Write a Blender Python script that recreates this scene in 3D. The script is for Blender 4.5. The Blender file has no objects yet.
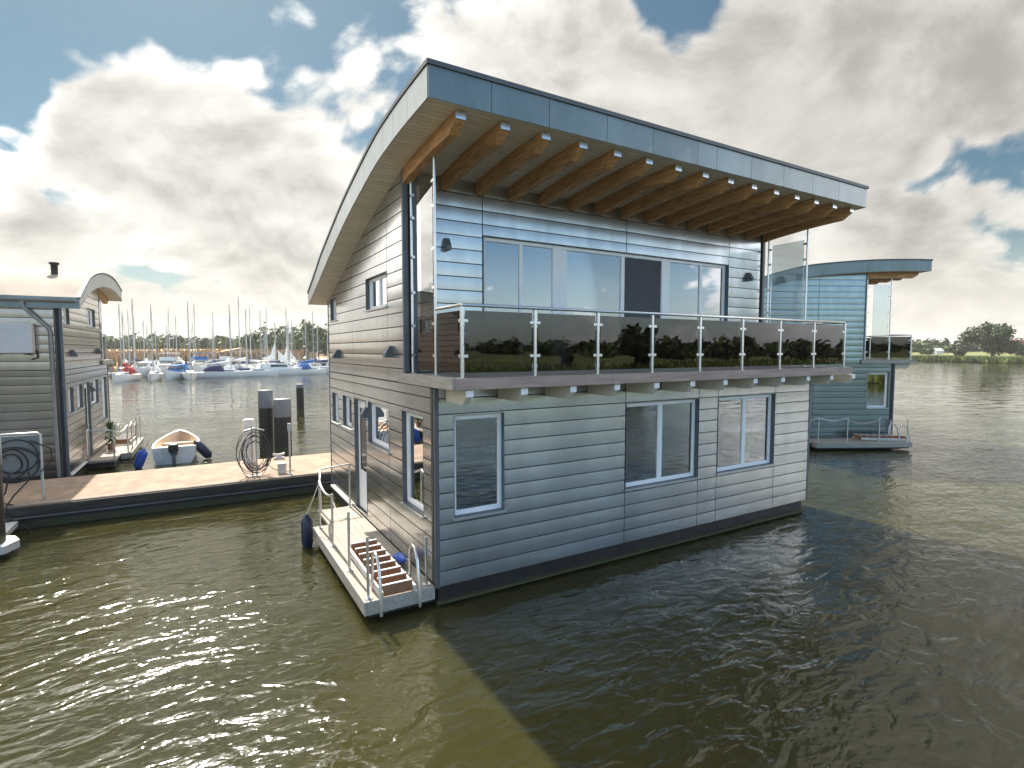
import bpy, bmesh, math, random
from mathutils import Vector, Matrix
random.seed(7)
R = math.radians
C = bpy.context.scene.collection
scene = bpy.context.scene

# ------------------------------------------------------------------ materials
class NG:
    """small helper round a node tree"""
    def __init__(s, nt): s.nt = nt; s.n = nt.nodes; s.l = nt.links
    def new(s, t, **kw):
        nd = s.n.new(t)
        for k, v in kw.items(): setattr(nd, k, v)
        return nd
    def inp(s, nd, key, v):
        if v is None: return
        if isinstance(v, bpy.types.NodeSocket): s.l.new(v, nd.inputs[key])
        else: nd.inputs[key].default_value = v
    def math(s, op, a, b=None, c=None, clamp=False):
        nd = s.new('ShaderNodeMath', operation=op); nd.use_clamp = clamp
        for i, v in enumerate((a, b, c)): s.inp(nd, i, v)
        return nd.outputs[0]
    def vmath(s, op, a, b=None, out=0):
        nd = s.new('ShaderNodeVectorMath', operation=op)
        s.inp(nd, 0, a); s.inp(nd, 1, b)
        return nd.outputs[out]
    def scale(s, a, f):
        nd = s.new('ShaderNodeVectorMath', operation='SCALE'); s.inp(nd, 0, a); s.inp(nd, 3, f); return nd.outputs[0]
    def mixc(s, f, a, b, mode='MIX'):
        nd = s.new('ShaderNodeMix', data_type='RGBA', blend_type=mode)
        s.inp(nd, 0, f); s.inp(nd, 6, a); s.inp(nd, 7, b)
        return nd.outputs[2]
    def sstep(s, v, a, b, lo=0., hi=1.):
        nd = s.new('ShaderNodeMapRange', interpolation_type='SMOOTHSTEP')
        s.inp(nd, 0, v); s.inp(nd, 1, a); s.inp(nd, 2, b); s.inp(nd, 3, lo); s.inp(nd, 4, hi)
        return nd.outputs[0]
    def noise(s, vec, scale, detail=4., rough=.55, dist=0.):
        nd = s.new('ShaderNodeTexNoise'); s.inp(nd, 'Vector', vec); s.inp(nd, 'Scale', scale)
        s.inp(nd, 'Detail', detail); s.inp(nd, 'Roughness', rough); s.inp(nd, 'Distortion', dist)
        return nd.outputs['Fac']
    def objvec(s, sc=(1, 1, 1)):
        tc = s.new('ShaderNodeTexCoord'); mp = s.new('ShaderNodeMapping')
        mp.inputs['Scale'].default_value = sc
        s.l.new(tc.outputs['Object'], mp.inputs[0]); return mp.outputs[0]

def c4(c): return (c[0], c[1], c[2], 1.)

def mat(name, col, rough=.5, metal=0., var=.12, nscale=3., nsc=(1, 1, 1), island=0., bump=0., bscale=40., grooves=None, spec=.5, rvar=.25, hue=None, wear=None, coat=None, scum=None):
    m = bpy.data.materials.new(name); m.use_nodes = True
    g = NG(m.node_tree); b = g.n['Principled BSDF']
    v = g.objvec(nsc)
    n = g.noise(v, nscale, 6, .6)
    lo = c4([x*(1-var) for x in col]); hi = c4([min(1, x*(1+var)) for x in (hue or col)])
    col_out = g.mixc(g.sstep(n, .3, .7), lo, hi)
    if island:
        ri = g.new('ShaderNodeNewGeometry').outputs['Random Per Island']
        f = g.math('MULTIPLY_ADD', ri, 2*island, 1-island)
        cb = g.new('ShaderNodeCombineXYZ')
        for i in range(3): g.l.new(f, cb.inputs[i])
        col_out = g.mixc(1., col_out, cb.outputs[0], 'MULTIPLY')
    if wear:
        w = g.noise(v, wear[0], 8, .7, .4)
        col_out = g.mixc(g.sstep(w, wear[1], wear[1]+.14), col_out, c4(wear[2]))
    if scum:                                      # algae and dried mud up to a ragged line above the water
        tz = g.new('ShaderNodeTexCoord'); sz = g.new('ShaderNodeSeparateXYZ'); g.l.new(tz.outputs['Object'], sz.inputs[0])
        zz = g.math('ADD', sz.outputs[2], g.math('MULTIPLY', g.noise(v, 3.2, 5, .65), -.16))
        col_out = g.mixc(g.sstep(zz, scum-.03, scum+.02, 1., 0.), col_out, (.042, .046, .018, 1))
    h = None
    if grooves:                                   # board joints: axis, spacing
        ax, sp = grooves
        tc = g.new('ShaderNodeTexCoord'); sx = g.new('ShaderNodeSeparateXYZ'); g.l.new(tc.outputs['Object'], sx.inputs[0])
        fr = g.math('FRACT', g.math('DIVIDE', sx.outputs[ax], sp))
        gm = g.math('LESS_THAN', g.math('ABSOLUTE', g.math('SUBTRACT', fr, .5)), .475)
        idx = g.math('FLOOR', g.math('DIVIDE', sx.outputs[ax], sp))
        wn = g.new('ShaderNodeTexWhiteNoise', noise_dimensions='1D'); g.l.new(idx, wn.inputs['W'])
        col_out = g.mixc(g.math('MULTIPLY', wn.outputs[0], .25), col_out, c4([x*.6 for x in col]))
        col_out = g.mixc(gm, c4([x*.3 for x in col]), col_out)
        h = gm
    g.l.new(col_out, b.inputs['Base Color'])
    g.inp(b, 'Metallic', metal); b.inputs['Specular IOR Level'].default_value = spec
    rn = g.noise(v, nscale*2.3, 5, .6)
    g.l.new(g.math('MULTIPLY_ADD', rn, rvar*rough, rough*(1-rvar/2)), b.inputs['Roughness'])
    if bump or h is not None:
        bp = g.new('ShaderNodeBump'); bp.inputs['Distance'].default_value = .01
        if bump:
            bp.inputs['Strength'].default_value = bump
            g.l.new(g.noise(v, bscale, 4, .6), bp.inputs['Height'])
        else:
            bp.inputs['Strength'].default_value = .6; g.l.new(h, bp.inputs['Height'])
        g.l.new(bp.outputs[0], b.inputs['Normal'])
    if coat:
        b.inputs['Coat Weight'].default_value = coat[0]; b.inputs['Coat Roughness'].default_value = coat[1]; b.inputs['Coat IOR'].default_value = 1.7
    return m

def glass(name, tint, ior=1.5, rough=0., gain=1.):
    m = bpy.data.materials.new(name); m.use_nodes = True
    g = NG(m.node_tree); g.n.remove(g.n['Principled BSDF']); out = g.n['Material Output']
    t = g.new('ShaderNodeBsdfTransparent'); t.inputs[0].default_value = c4(tint)
    gl = g.new('ShaderNodeBsdfGlossy'); gl.inputs['Roughness'].default_value = rough
    gl.inputs[0].default_value = (1, 1, 1, 1)
    fr = g.new('ShaderNodeFresnel'); fr.inputs[0].default_value = ior
    bp = g.new('ShaderNodeBump'); bp.inputs['Distance'].default_value = .004; bp.inputs['Strength'].default_value = .12
    g.l.new(g.noise(g.objvec(), .9, 1, .5), bp.inputs['Height'])
    g.l.new(bp.outputs[0], gl.inputs['Normal'])
    mx = g.new('ShaderNodeMixShader'); g.l.new(g.math('MULTIPLY', fr.outputs[0], gain, clamp=True), mx.inputs[0])
    g.l.new(t.outputs[0], mx.inputs[1]); g.l.new(gl.outputs[0], mx.inputs[2])
    g.l.new(mx.outputs[0], out.inputs[0])
    return m

M = {}
def panel(name, col, hue):
    return mat(name, col, rough=.26, rvar=.06, metal=.8, coat=(.9, .16), var=.09, nscale=1., nsc=(2.5, 2.5, .3), island=.07, hue=hue)
M['panel_up'] = panel('silver_cladding', (0.374, 0.385, 0.389), (0.403, 0.410, 0.407))
M['panel_low'] = panel('bronze_grey_cladding', (.42, .425, .42), (.45, .452, .442))
M['panel_up_blue'] = panel('sky_blue_tint_cladding', (0.173, 0.241, 0.270), (0.184, 0.252, 0.281))  # same cladding with the blue of the reflected sky put into its colour
M['panel_low_blue'] = panel('sky_blue_tint_cladding_low', (0.130, 0.180, 0.202), (0.137, 0.187, 0.209))  # sky blue put into the lower cladding colour too
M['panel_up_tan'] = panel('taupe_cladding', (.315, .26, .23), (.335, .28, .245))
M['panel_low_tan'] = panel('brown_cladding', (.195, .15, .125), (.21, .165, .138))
M['backing'] = mat('dark_backing', (.025, .027, .03), .8)
M['trim'] = mat('anthracite_trim', (.11, .125, .14), .45, metal=.3)
M['white'] = mat('white_window_plastic', (.90, .90, .90), .3, var=.02)
M['sill'] = mat('aluminium_sill', (.5, .5, .49), .35, metal=.7, var=.05)
M['room'] = mat('interior_plaster', (.16, .145, .13), .9)
M['floorwood'] = mat('interior_floor', (.2, .13, .08), .6)
M['zinc'] = mat('weathered_zinc', (.115, .155, .155), .45, coat=(.8, .3), metal=.5, var=.22, nscale=1.2, nsc=(1, 1, .5), wear=(2.6, .55, (.18, .205, .20)), island=.12)
M['drip'] = mat('dark_drip_edge', (.09, .10, .105), .5, metal=.4)
M['galv'] = mat('galvanised_gutter', (.27, .265, .25), .6, metal=.3)
M['membrane'] = mat('pale_roof_membrane', (.265, .222, .175), .8, var=.1, nscale=.8, wear=(1.4, .6, (.24, .20, .155)))
M['soffit'] = mat('white_soffit_boards', (.80, .735, .63), .6, var=.06, grooves=(1, .105))
M['glulam'] = mat('orange_glulam', (.42, .215, .08), .55, var=.25, nscale=5, nsc=(3, .6, 8), hue=(.50, .27, .11), island=.15)
M['cream'] = mat('cream_painted_timber', (.62, .58, .48), .6, var=.08)
M['steel'] = mat('brushed_steel', (.62, .62, .61), .28, metal=.9, var=.05)
M['deckwood'] = mat('greyed_pink_decking', (.36, .265, .225), .7, var=.2, nscale=4, nsc=(.5, 6, 6))
M['greywood'] = mat('silver_grey_timber', (.34, .32, .28), .75, var=.18, nscale=4, nsc=(6, .5, 6))
M['platform'] = mat('pale_platform_boards', (.35, .305, .25), .75, var=.12, grooves=(0, .14), nscale=5)
M['brownwood'] = mat('brown_tread_timber', (.26, .125, .06), .6, var=.2, nscale=6)
M['hull'] = mat('black_hull_paint', (.018, .016, .016), .5, var=.3, wear=(3., .6, (.04, .035, .03)), scum=-.01)
M['dockdeck'] = mat('sandy_dock_boards', (.265, .185, .13), .85, var=.16, nscale=3, hue=(.295, .21, .148), bump=.15, wear=(2.5, .56, (.20, .145, .105)))
M['dockside'] = mat('tarred_dock_beam', (.035, .03, .025), .7, var=.4, scum=.06, nscale=2.5, nsc=(.6, 4, 4), wear=(4., .6, (.07, .06, .045)))
M['black'] = mat('black_rubber', (.018, .018, .02), .55)
M['pile'] = mat('tarred_steel_pile', (.022, .018, .016), .55, var=.4, scum=.30, nscale=4, wear=(6., .62, (.06, .045, .035)))
M['pilecap'] = mat('grey_pile_sleeve', (.17, .175, .175), .6, var=.12)
M['navy'] = mat('navy_fender_vinyl', (.012, .02, .055), .35)
M['blueplastic'] = mat('bright_blue_vinyl', (.02, .08, .40), .35)
M['boatwhite'] = mat('white_gelcoat', (.80, .79, .75), .25, var=.05)
M['boatcream'] = mat('cream_gelcoat', (.68, .50, .34), .5, var=.08)
M['boatgrey'] = mat('grey_deck_paint', (.5, .5, .48), .5)
M['boatblue'] = mat('blue_hull_paint', (.03, .10, .26), .3)
M['canvas_red'] = mat('red_canvas', (.36, .025, .03), .8)
M['canvas_blue'] = mat('blue_canvas', (.03, .15, .42), .8)
M['canvas_navy'] = mat('navy_canvas', (.02, .035, .10), .8)
M['canvas_white'] = mat('white_sailcloth', (.85, .83, .78), .8)
M['alu'] = mat('mast_aluminium', (.48, .48, .46), .4, metal=.3)
M['darkglass'] = mat('dark_cabin_glass', (.02, .025, .03), .08)
M['acwhite'] = mat('pale_grey_casing', (.55, .54, .52), .5, var=.05)
M['pale_panel'] = mat('pale_rack_panel', (.27, .26, .24), .6)
M['concretepost'] = mat('whitewashed_post', (.62, .58, .52), .8, var=.12)
M['plantgreen'] = mat('plant_leaf', (.04, .13, .03), .6, island=.4)
M['tintglass'] = glass('smoked_balustrade_glass', (.19, .175, .17), gain=1.15)
M['clearglass'] = glass('clear_windscreen_glass', (.74, .78, .79), gain=1.7)
M['winglass'] = glass('window_glass', (.45, .47, .47), gain=4.5)
M['screenmesh'] = mat('insect_screen_mesh', (.05, .055, .07), .6, grooves=(0, .03))
M['hose'] = mat('grey_rubber_hose', (.06, .055, .055), .5)
M['rope'] = mat('pale_rope', (.5, .45, .37), .9)

def leafmat(name, col, hue):
    return mat(name, col, .65, var=.3, nscale=.35, island=.45, hue=hue, spec=.25)
M['leaf_dark'] = leafmat('dark_foliage', (.030, .045, .018), (.045, .065, .022))
M['leaf_mid'] = leafmat('green_foliage', (.050, .085, .025), (.075, .115, .03))
M['leaf_light'] = leafmat('light_foliage', (.085, .125, .035), (.115, .15, .045))
M['leaf_red'] = leafmat('russet_foliage', (.12, .055, .03), (.15, .075, .04))
M['reed'] = leafmat('green_reed', (.085, .12, .025), (.13, .16, .04))
M['reed_tan'] = leafmat('tan_reed', (.38, .24, .11), (.44, .29, .14))
M['bark'] = mat('bark', (.06, .045, .035), .9, var=.3, bump=.4)
M['grass'] = mat('meadow_grass', (.12, .145, .035), .9, var=.35, nscale=.12, hue=(.15, .16, .05))
M['field'] = mat('straw_field', (.40, .26, .13), .9, var=.2, nscale=.05, hue=(.46, .32, .17))

# water: turbid green brown with ripples
def water_mat():
    m = bpy.data.materials.new('lagoon_water'); m.use_nodes = True
    g = NG(m.node_tree); b = g.n['Principled BSDF']
    b.inputs['IOR'].default_value = 1.38; b.inputs['Roughness'].default_value = .035
    v = g.objvec()
    n = g.noise(v, .22, 3, .5)
    g.l.new(g.mixc(g.sstep(n, .3, .7), (.029, .0275, .0085, 1), (.041, .0385, .0125, 1)), b.inputs['Base Color'])
    b.inputs['Subsurface Weight'].default_value = .9; b.inputs['Subsurface Radius'].default_value = (1., .9, .5); b.inputs['Subsurface Scale'].default_value = .7
    def rot(sc, a):
        tc = g.new('ShaderNodeTexCoord'); mp = g.new('ShaderNodeMapping')
        mp.inputs['Scale'].default_value = sc; mp.inputs['Rotation'].default_value = (0, 0, R(a))
        g.l.new(tc.outputs['Object'], mp.inputs[0]); return mp.outputs[0]
    big = g.noise(rot((1, 1.9, 1), 25), .55, 1.5, .45, .5)
    mid = g.noise(rot((1, 1.9, 1), -18), 2.0, 1.9, .45, .8)
    sml = g.noise(rot((1, 1.5, 1), 40), 8.5, 2, .5, .6)
    patch = g.sstep(g.noise(v, .16, 2, .5, .5), .32, .68, .45, 1.25)
    g.l.new(g.sstep(patch, .55, 1.15, .025, .115), b.inputs['Roughness'])
    ln = g.vmath('DISTANCE', v, (1., -1., 0.), out=1)
    ruf = g.sstep(ln, 9., 42., 1., .13)          # the inner basin is ruffled by the wind, the open water calmer
    patch = g.math('MULTIPLY', patch, ruf)
    h = g.math('MULTIPLY', big, .06)
    h = g.math('ADD', h, g.math('MULTIPLY', g.math('MULTIPLY', mid, patch), .043))
    h = g.math('ADD', h, g.math('MULTIPLY', g.math('MULTIPLY', sml, patch), .0075))
    bp = g.new('ShaderNodeBump'); bp.inputs['Strength'].default_value = 1.; bp.inputs['Distance'].default_value = 1.
    g.l.new(h, bp.inputs['Height']); g.l.new(bp.outputs[0], b.inputs['Normal'])
    return m
M['water'] = water_mat()

# ------------------------------------------------------------------ mesh building
class MB:
    def __init__(s): s.v = []; s.f = []; s.mi = []; s.ms = []; s.sm = []
    def m(s, key):
        if key not in s.ms: s.ms.append(key)
        return s.ms.index(key)
    def add(s, vs, fs, key, smooth=False):
        o = len(s.v); k = s.m(key)
        s.v += [tuple(p) for p in vs]
        for f in fs: s.f.append(tuple(o+i for i in f)); s.mi.append(k); s.sm.append(smooth)
    HEX = [(0, 3, 2, 1), (4, 5, 6, 7), (0, 1, 5, 4), (1, 2, 6, 5), (2, 3, 7, 6), (3, 0, 4, 7)]
    def hexa(s, p, key): s.add(p, s.HEX, key)
    def box(s, x0, x1, y0, y1, z0, z1, key, T=None):
        p = [(x0, y0, z0), (x1, y0, z0), (x1, y1, z0), (x0, y1, z0), (x0, y0, z1), (x1, y0, z1), (x1, y1, z1), (x0, y1, z1)]
        s.hexa([T(*q) for q in p] if T else p, key)
    def prism(s, poly, fn, t0, t1, key):
        """poly of (a,b), fn(a,b,t)->xyz, extruded t0..t1"""
        n = len(poly)
        vs = [fn(a, b, t0) for a, b in poly]+[fn(a, b, t1) for a, b in poly]
        fs = [tuple(range(n)), tuple(range(2*n-1, n-1, -1))]+[(i, (i+1) % n, n+(i+1) % n, n+i) for i in range(n)]
        s.add(vs, fs, key)
    def tube(s, pts, r, key, n=8, closed=False, r2=None):
        pts = [Vector(p) for p in pts]; k = len(pts); vs = []
        prev = None
        for i, p in enumerate(pts):
            if closed: d = pts[(i+1) % k]-pts[i-1]
            else: d = pts[min(i+1, k-1)]-pts[max(i-1, 0)]
            d.normalize()
            if prev is None:
                a = Vector((0, 0, 1)) if abs(d.z) < .9 else Vector((1, 0, 0))
                u = d.cross(a).normalized()
            else:
                u = (prev-d*prev.dot(d)).normalized()
            prev = u; w = d.cross(u)
            rr = r if r2 is None else r+(r2-r)*i/(k-1)
            for j in range(n):
                a = 2*math.pi*j/n
                vs.append(p+(u*math.cos(a)+w*math.sin(a))*rr)
        fs = []
        for i in range(k if closed else k-1):
            for j in range(n):
                a = i*n+j; b = i*n+(j+1) % n; i2 = (i+1) % k
                fs.append((a, b, i2*n+(j+1) % n, i2*n+j))
        s.add(vs, fs, key, True)
        if not closed:
            s.add([vs[j] for j in range(n)], [tuple(range(n))], key)
            s.add([vs[(k-1)*n+j] for j in range(n)], [tuple(range(n))], key)
    def lathe(s, prof, c, key, n=20, smooth=True):
        """prof [(r,z)], closed with caps"""
        vs = []; fs = []
        for r, z in prof:
            for j in range(n):
                a = 2*math.pi*j/n; vs.append((c[0]+r*math.cos(a), c[1]+r*math.sin(a), c[2]+z))
        for i in range(len(prof)-1):
            for j in range(n): fs.append((i*n+j, i*n+(j+1) % n, (i+1)*n+(j+1) % n, (i+1)*n+j))
        s.add(vs, fs, key, smooth)
        s.add(vs[:n], [tuple(range(n))], key); s.add(vs[-n:], [tuple(range(n))], key)
    def loft(s, secs, key, cap=True, smooth=True, closed=True):
        n = len(secs[0]); vs = [p for sec in secs for p in sec]; fs = []
        for i in range(len(secs)-1):
            for j in range(n if closed else n-1):
                fs.append((i*n+j, i*n+(j+1) % n, (i+1)*n+(j+1) % n, (i+1)*n+j))
        s.add(vs, fs, key, smooth)
        if cap:
            s.add(secs[0], [tuple(range(n))], key); s.add(secs[-1], [tuple(range(n))], key)
    def build(s, name, parent=None, pivot=(0, 0, 0), recalc=True, bevel=0.):
        me = bpy.data.meshes.new(name)
        me.from_pydata([(a-pivot[0], b-pivot[1], c-pivot[2]) for a, b, c in s.v], [], s.f)
        for k in s.ms: me.materials.append(M[k])
        me.polygons.foreach_set('material_index', s.mi); me.polygons.foreach_set('use_smooth', s.sm)
        if recalc:
            bm = bmesh.new(); bm.from_mesh(me)
            bmesh.ops.recalc_face_normals(bm, faces=bm.faces); bm.to_mesh(me); bm.free()
        me.update()
        o = bpy.data.objects.new(name, me); C.objects.link(o)
        if parent: o.parent = parent
        if bevel:
            b = o.modifiers.new('bevel', 'BEVEL'); b.width = bevel; b.segments = 2; b.limit_method = 'ANGLE'
        return o

def tag(o, label=None, cat=None, group=None, kind=None):
    for k, v in (('label', label), ('category', cat), ('group', group), ('kind', kind)):
        if v: o[k] = v
    return o
def empty(name, loc, rz=0., label=None, cat=None, group=None):
    o = bpy.data.objects.new(name, None); C.objects.link(o)
    o.location = loc; o.rotation_euler = (0, 0, rz); o.empty_display_size = .2
    return tag(o, label, cat, group)
def copy_tree(o, parent=None):
    c = o.copy(); C.objects.link(c)
    if parent: c.parent = parent
    for ch in list(o.children): copy_tree(ch, c)
    return c

# ------------------------------------------------------------------ wall helpers
def front_T(y0): return lambda u, d, z: (u, y0+d, z)
def back_T(y0): return lambda u, d, z: (u, y0-d, z)
def left_T(x0): return lambda u, d, z: (x0+d, u, z)
def right_T(x0): return lambda u, d, z: (x0-d, u, z)

def subtract(a, b, holes):
    seg = [(a, b)]
    for h0, h1 in holes:
        out = []
        for s0, s1 in seg:
            if h1 <= s0 or h0 >= s1: out.append((s0, s1)); continue
            if h0 > s0: out.append((s0, h0))
            if h1 < s1: out.append((h1, s1))
        seg = out
    return [s for s in seg if s[1]-s[0] > .012]

def make_wall(T, u0, u1, z0, z1, row, seams, holes, key, top=None, thick=.15, gap=.016):
    """one wall: cladding boards over a dark core, inner face plastered; holes (u0,u1,z0,z1)"""
    mb = MB(); cols = [u0]+sorted(seams)+[u1]
    def board(a, b, za, zb, zr):
        us = [a, b]
        if top:
            n = max(1, int((b-a)/.3)); us = [a+(b-a)*i/n for i in range(n+1)]
        bulge = lambda z: -.0027*(1-(2*min(1, max(0, (z-zr)/row))-1)**2)-.002
        for ua, ub in zip(us[:-1], us[1:]):
            ta = zb if not top else min(zb, top(ua)); tb = zb if not top else min(zb, top(ub))
            if ta <= za+.004 and tb <= za+.004: continue
            ta = max(ta, za+.002); tb = max(tb, za+.002); vs = []; m_ = 5
            for i in range(m_+1):
                for u, t in ((ua, ta), (ub, tb)):
                    z = za+(t-za)*i/m_; vs.append(T(u, bulge(z), z))
            mb.add(vs, [(2*i, 2*i+1, 2*i+3, 2*i+2) for i in range(m_)], key, True)
            o = m_*2
            rim = [vs[0], vs[1], vs[o+1], vs[o], T(ua, .019, za), T(ub, .019, za), T(ub, .019, tb), T(ua, .019, ta)]
            mb.add(rim, [(0, 4, 5, 1), (3, 2, 6, 7)], key)
            mb.add([vs[2*i] for i in range(m_+1)]+[rim[7], rim[4]], [tuple(range(m_+3))], key)
            mb.add([vs[2*i+1] for i in range(m_+1)]+[rim[6], rim[5]], [tuple(range(m_+3))], key)
    def piece(a, b, za, zb, d0, d1, k, gb=0., tilt=0.):
        us = [a, b]
        if top:
            n = max(1, int((b-a)/.3)); us = [a+(b-a)*i/n for i in range(n+1)]
        for ua, ub in zip(us[:-1], us[1:]):
            ta = zb if not top else min(zb, top(ua)); tb = zb if not top else min(zb, top(ub))
            if ta <= za+.002 and tb <= za+.002: continue
            ta = max(ta, za+.001); tb = max(tb, za+.001)
            mb.hexa([T(ua, d0-tilt, za), T(ub, d0-tilt, za), T(ub, d1, za), T(ua, d1, za), T(ua, d0, ta), T(ub, d0, tb), T(ub, d1, tb), T(ua, d1, ta)], k)
    z = z0
    while z < z1-.01:
        zt = min(z+row, z1)
        zs = sorted({z, zt, *[h[i] for h in holes for i in (2, 3) if z+.004 < h[i] < zt-.004]})
        for za, zb in zip(zs[:-1], zs[1:]):
            hs = [(h[0], h[1]) for h in holes if h[2] < zb-.003 and h[3] > za+.003]
            lo = za+gap/2 if za == z else za; hi = zb-gap/2 if zb == zt else zb
            for ca, cb in zip(cols[:-1], cols[1:]):
                for sa, sb in subtract(ca+gap/2, cb-gap/2, hs):
                    board(sa, sb, lo, hi, z)
        z = zt
    zs = sorted({z0, z1, *[h[i] for h in holes for i in (2, 3)]})
    for za, zb in zip(zs[:-1], zs[1:]):
        hs = [(h[0], h[1]) for h in holes if h[2] < zb-.003 and h[3] > za+.003]
        for sa, sb in subtract(u0+.003, u1-.003, hs):
            piece(sa, sb, za, zb, .020, thick-.02, 'backing')
            piece(sa, sb, za, zb, thick-.02, thick, 'room')
    return mb

def make_window(parent, pivot, T, u0, u1, z0, z1, panes, depth=.07, fw=.064, frame_key='white', pane_keys=None, label=None):
    """hole u0..u1,z0..z1; panes: list of (ua,ub) glass extents; > frame, pane, sill"""
    lin = MB(); t = .007
    for a, b, c, d in ((u0+.001, u0+t, z0+.001, z1-.001), (u1-t, u1-.001, z0+.001, z1-.001), (u0+t, u1-t, z1-t, z1-.001), (u0+t, u1-t, z0+.001, z0+t)):
        lin.box(a, b, -.006, .147, c, d, 'trim', T)
    w = lin.build('window', parent, pivot)
    if label: w['label'] = label
    fr = MB(); a0, a1, b0, b1 = u0+t+.002, u1-t-.002, z0+t+.002, z1-t-.002
    fr.box(a0, a1, depth, depth+.06, b0, b0+fw, frame_key, T); fr.box(a0, a1, depth, depth+.06, b1-fw, b1, frame_key, T)
    edges = [a0]+[e for p in panes for e in p]+[a1]
    for i in range(0, len(edges), 2):
        if edges[i+1]-edges[i] > .004: fr.box(edges[i], edges[i+1], depth, depth+.06, b0+fw, b1-fw, frame_key, T)
    for (pa, pb) in panes:                       # glazing bead of each sash
        e = .008
        for q in ((pa, pa+e, b0+fw, b1-fw), (pb-e, pb, b0+fw, b1-fw), (pa+e, pb-e, b0+fw, b0+fw+e), (pa+e, pb-e, b1-fw-e, b1-fw)):
            fr.box(q[0], q[1], depth+.012, depth+.05, q[2], q[3], frame_key, T)
    fr.build('frame', w, pivot, bevel=.004)
    for i, (pa, pb) in enumerate(panes):
        p = MB(); p.box(pa+.012, pb-.012, depth+.026, depth+.036, b0+fw+.012, b1-fw-.012, (pane_keys or {}).get(i, 'winglass'), T)
        p.build('pane', w, pivot)
    sl = MB(); sl.box(u0-.02, u1+.02, -.045, -.007, z0-.03, z0-.004, 'sill', T); sl.build('sill', w, pivot)
    return w

def interp(pts, y):
    if y <= pts[0][0]: return pts[0][1]
    for (a, b), (c, d) in zip(pts[:-1], pts[1:]):
        if y <= c:
            t = (y-a)/(c-a); return b+(d-b)*t
    return pts[-1][1]
SOFF0 = [(-.9, 6.69), (0, 6.655), (.7, 6.595), (1.25, 6.525), (2.1, 6.345), (3.0, 6.125), (3.8, 5.895), (5.0, 5.50), (6.0, 5.15), (6.54, 4.975), (7.05, 4.82)]
# smooth the profile (Catmull-Rom) so that the roof bends without kinks
def crom(p, n=4):
    out = []
    q = [(2*p[0][0]-p[1][0], 2*p[0][1]-p[1][1])]+p+[(2*p[-1][0]-p[-2][0], 2*p[-1][1]-p[-2][1])]
    for i in range(1, len(q)-2):
        for k in range(n):
            t = k/n
            f = lambda j: .5*((2*q[i][j])+(-q[i-1][j]+q[i+1][j])*t+(2*q[i-1][j]-5*q[i][j]+4*q[i+1][j]-q[i+2][j])*t*t+(-q[i-1][j]+3*q[i][j]-3*q[i+1][j]+q[i+2][j])*t**3)
            out.append((f(0), f(1)))
    return out+[p[-1]]
SOFF = crom(SOFF0)
SOFF_FLAT = crom([(-.9, 6.66), (0, 6.66), (1.25, 6.62), (2.5, 6.54), (3.8, 6.40), (5., 6.12), (6.2, 5.72), (7.05, 5.38)])
SOFF_ARC = crom([(-.9, 5.62), (-.3, 5.73), (.7, 5.84), (1.75, 5.86), (3., 5.79), (4., 5.67), (4.75, 5.54), (5.6, 5.32), (6.4, 5.05), (7.05, 4.79)])
def soffit(y): return interp(SOFF, y)
W_, D_ = 9.10, 6.85       # width of the lower wall, depth of the house

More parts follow.
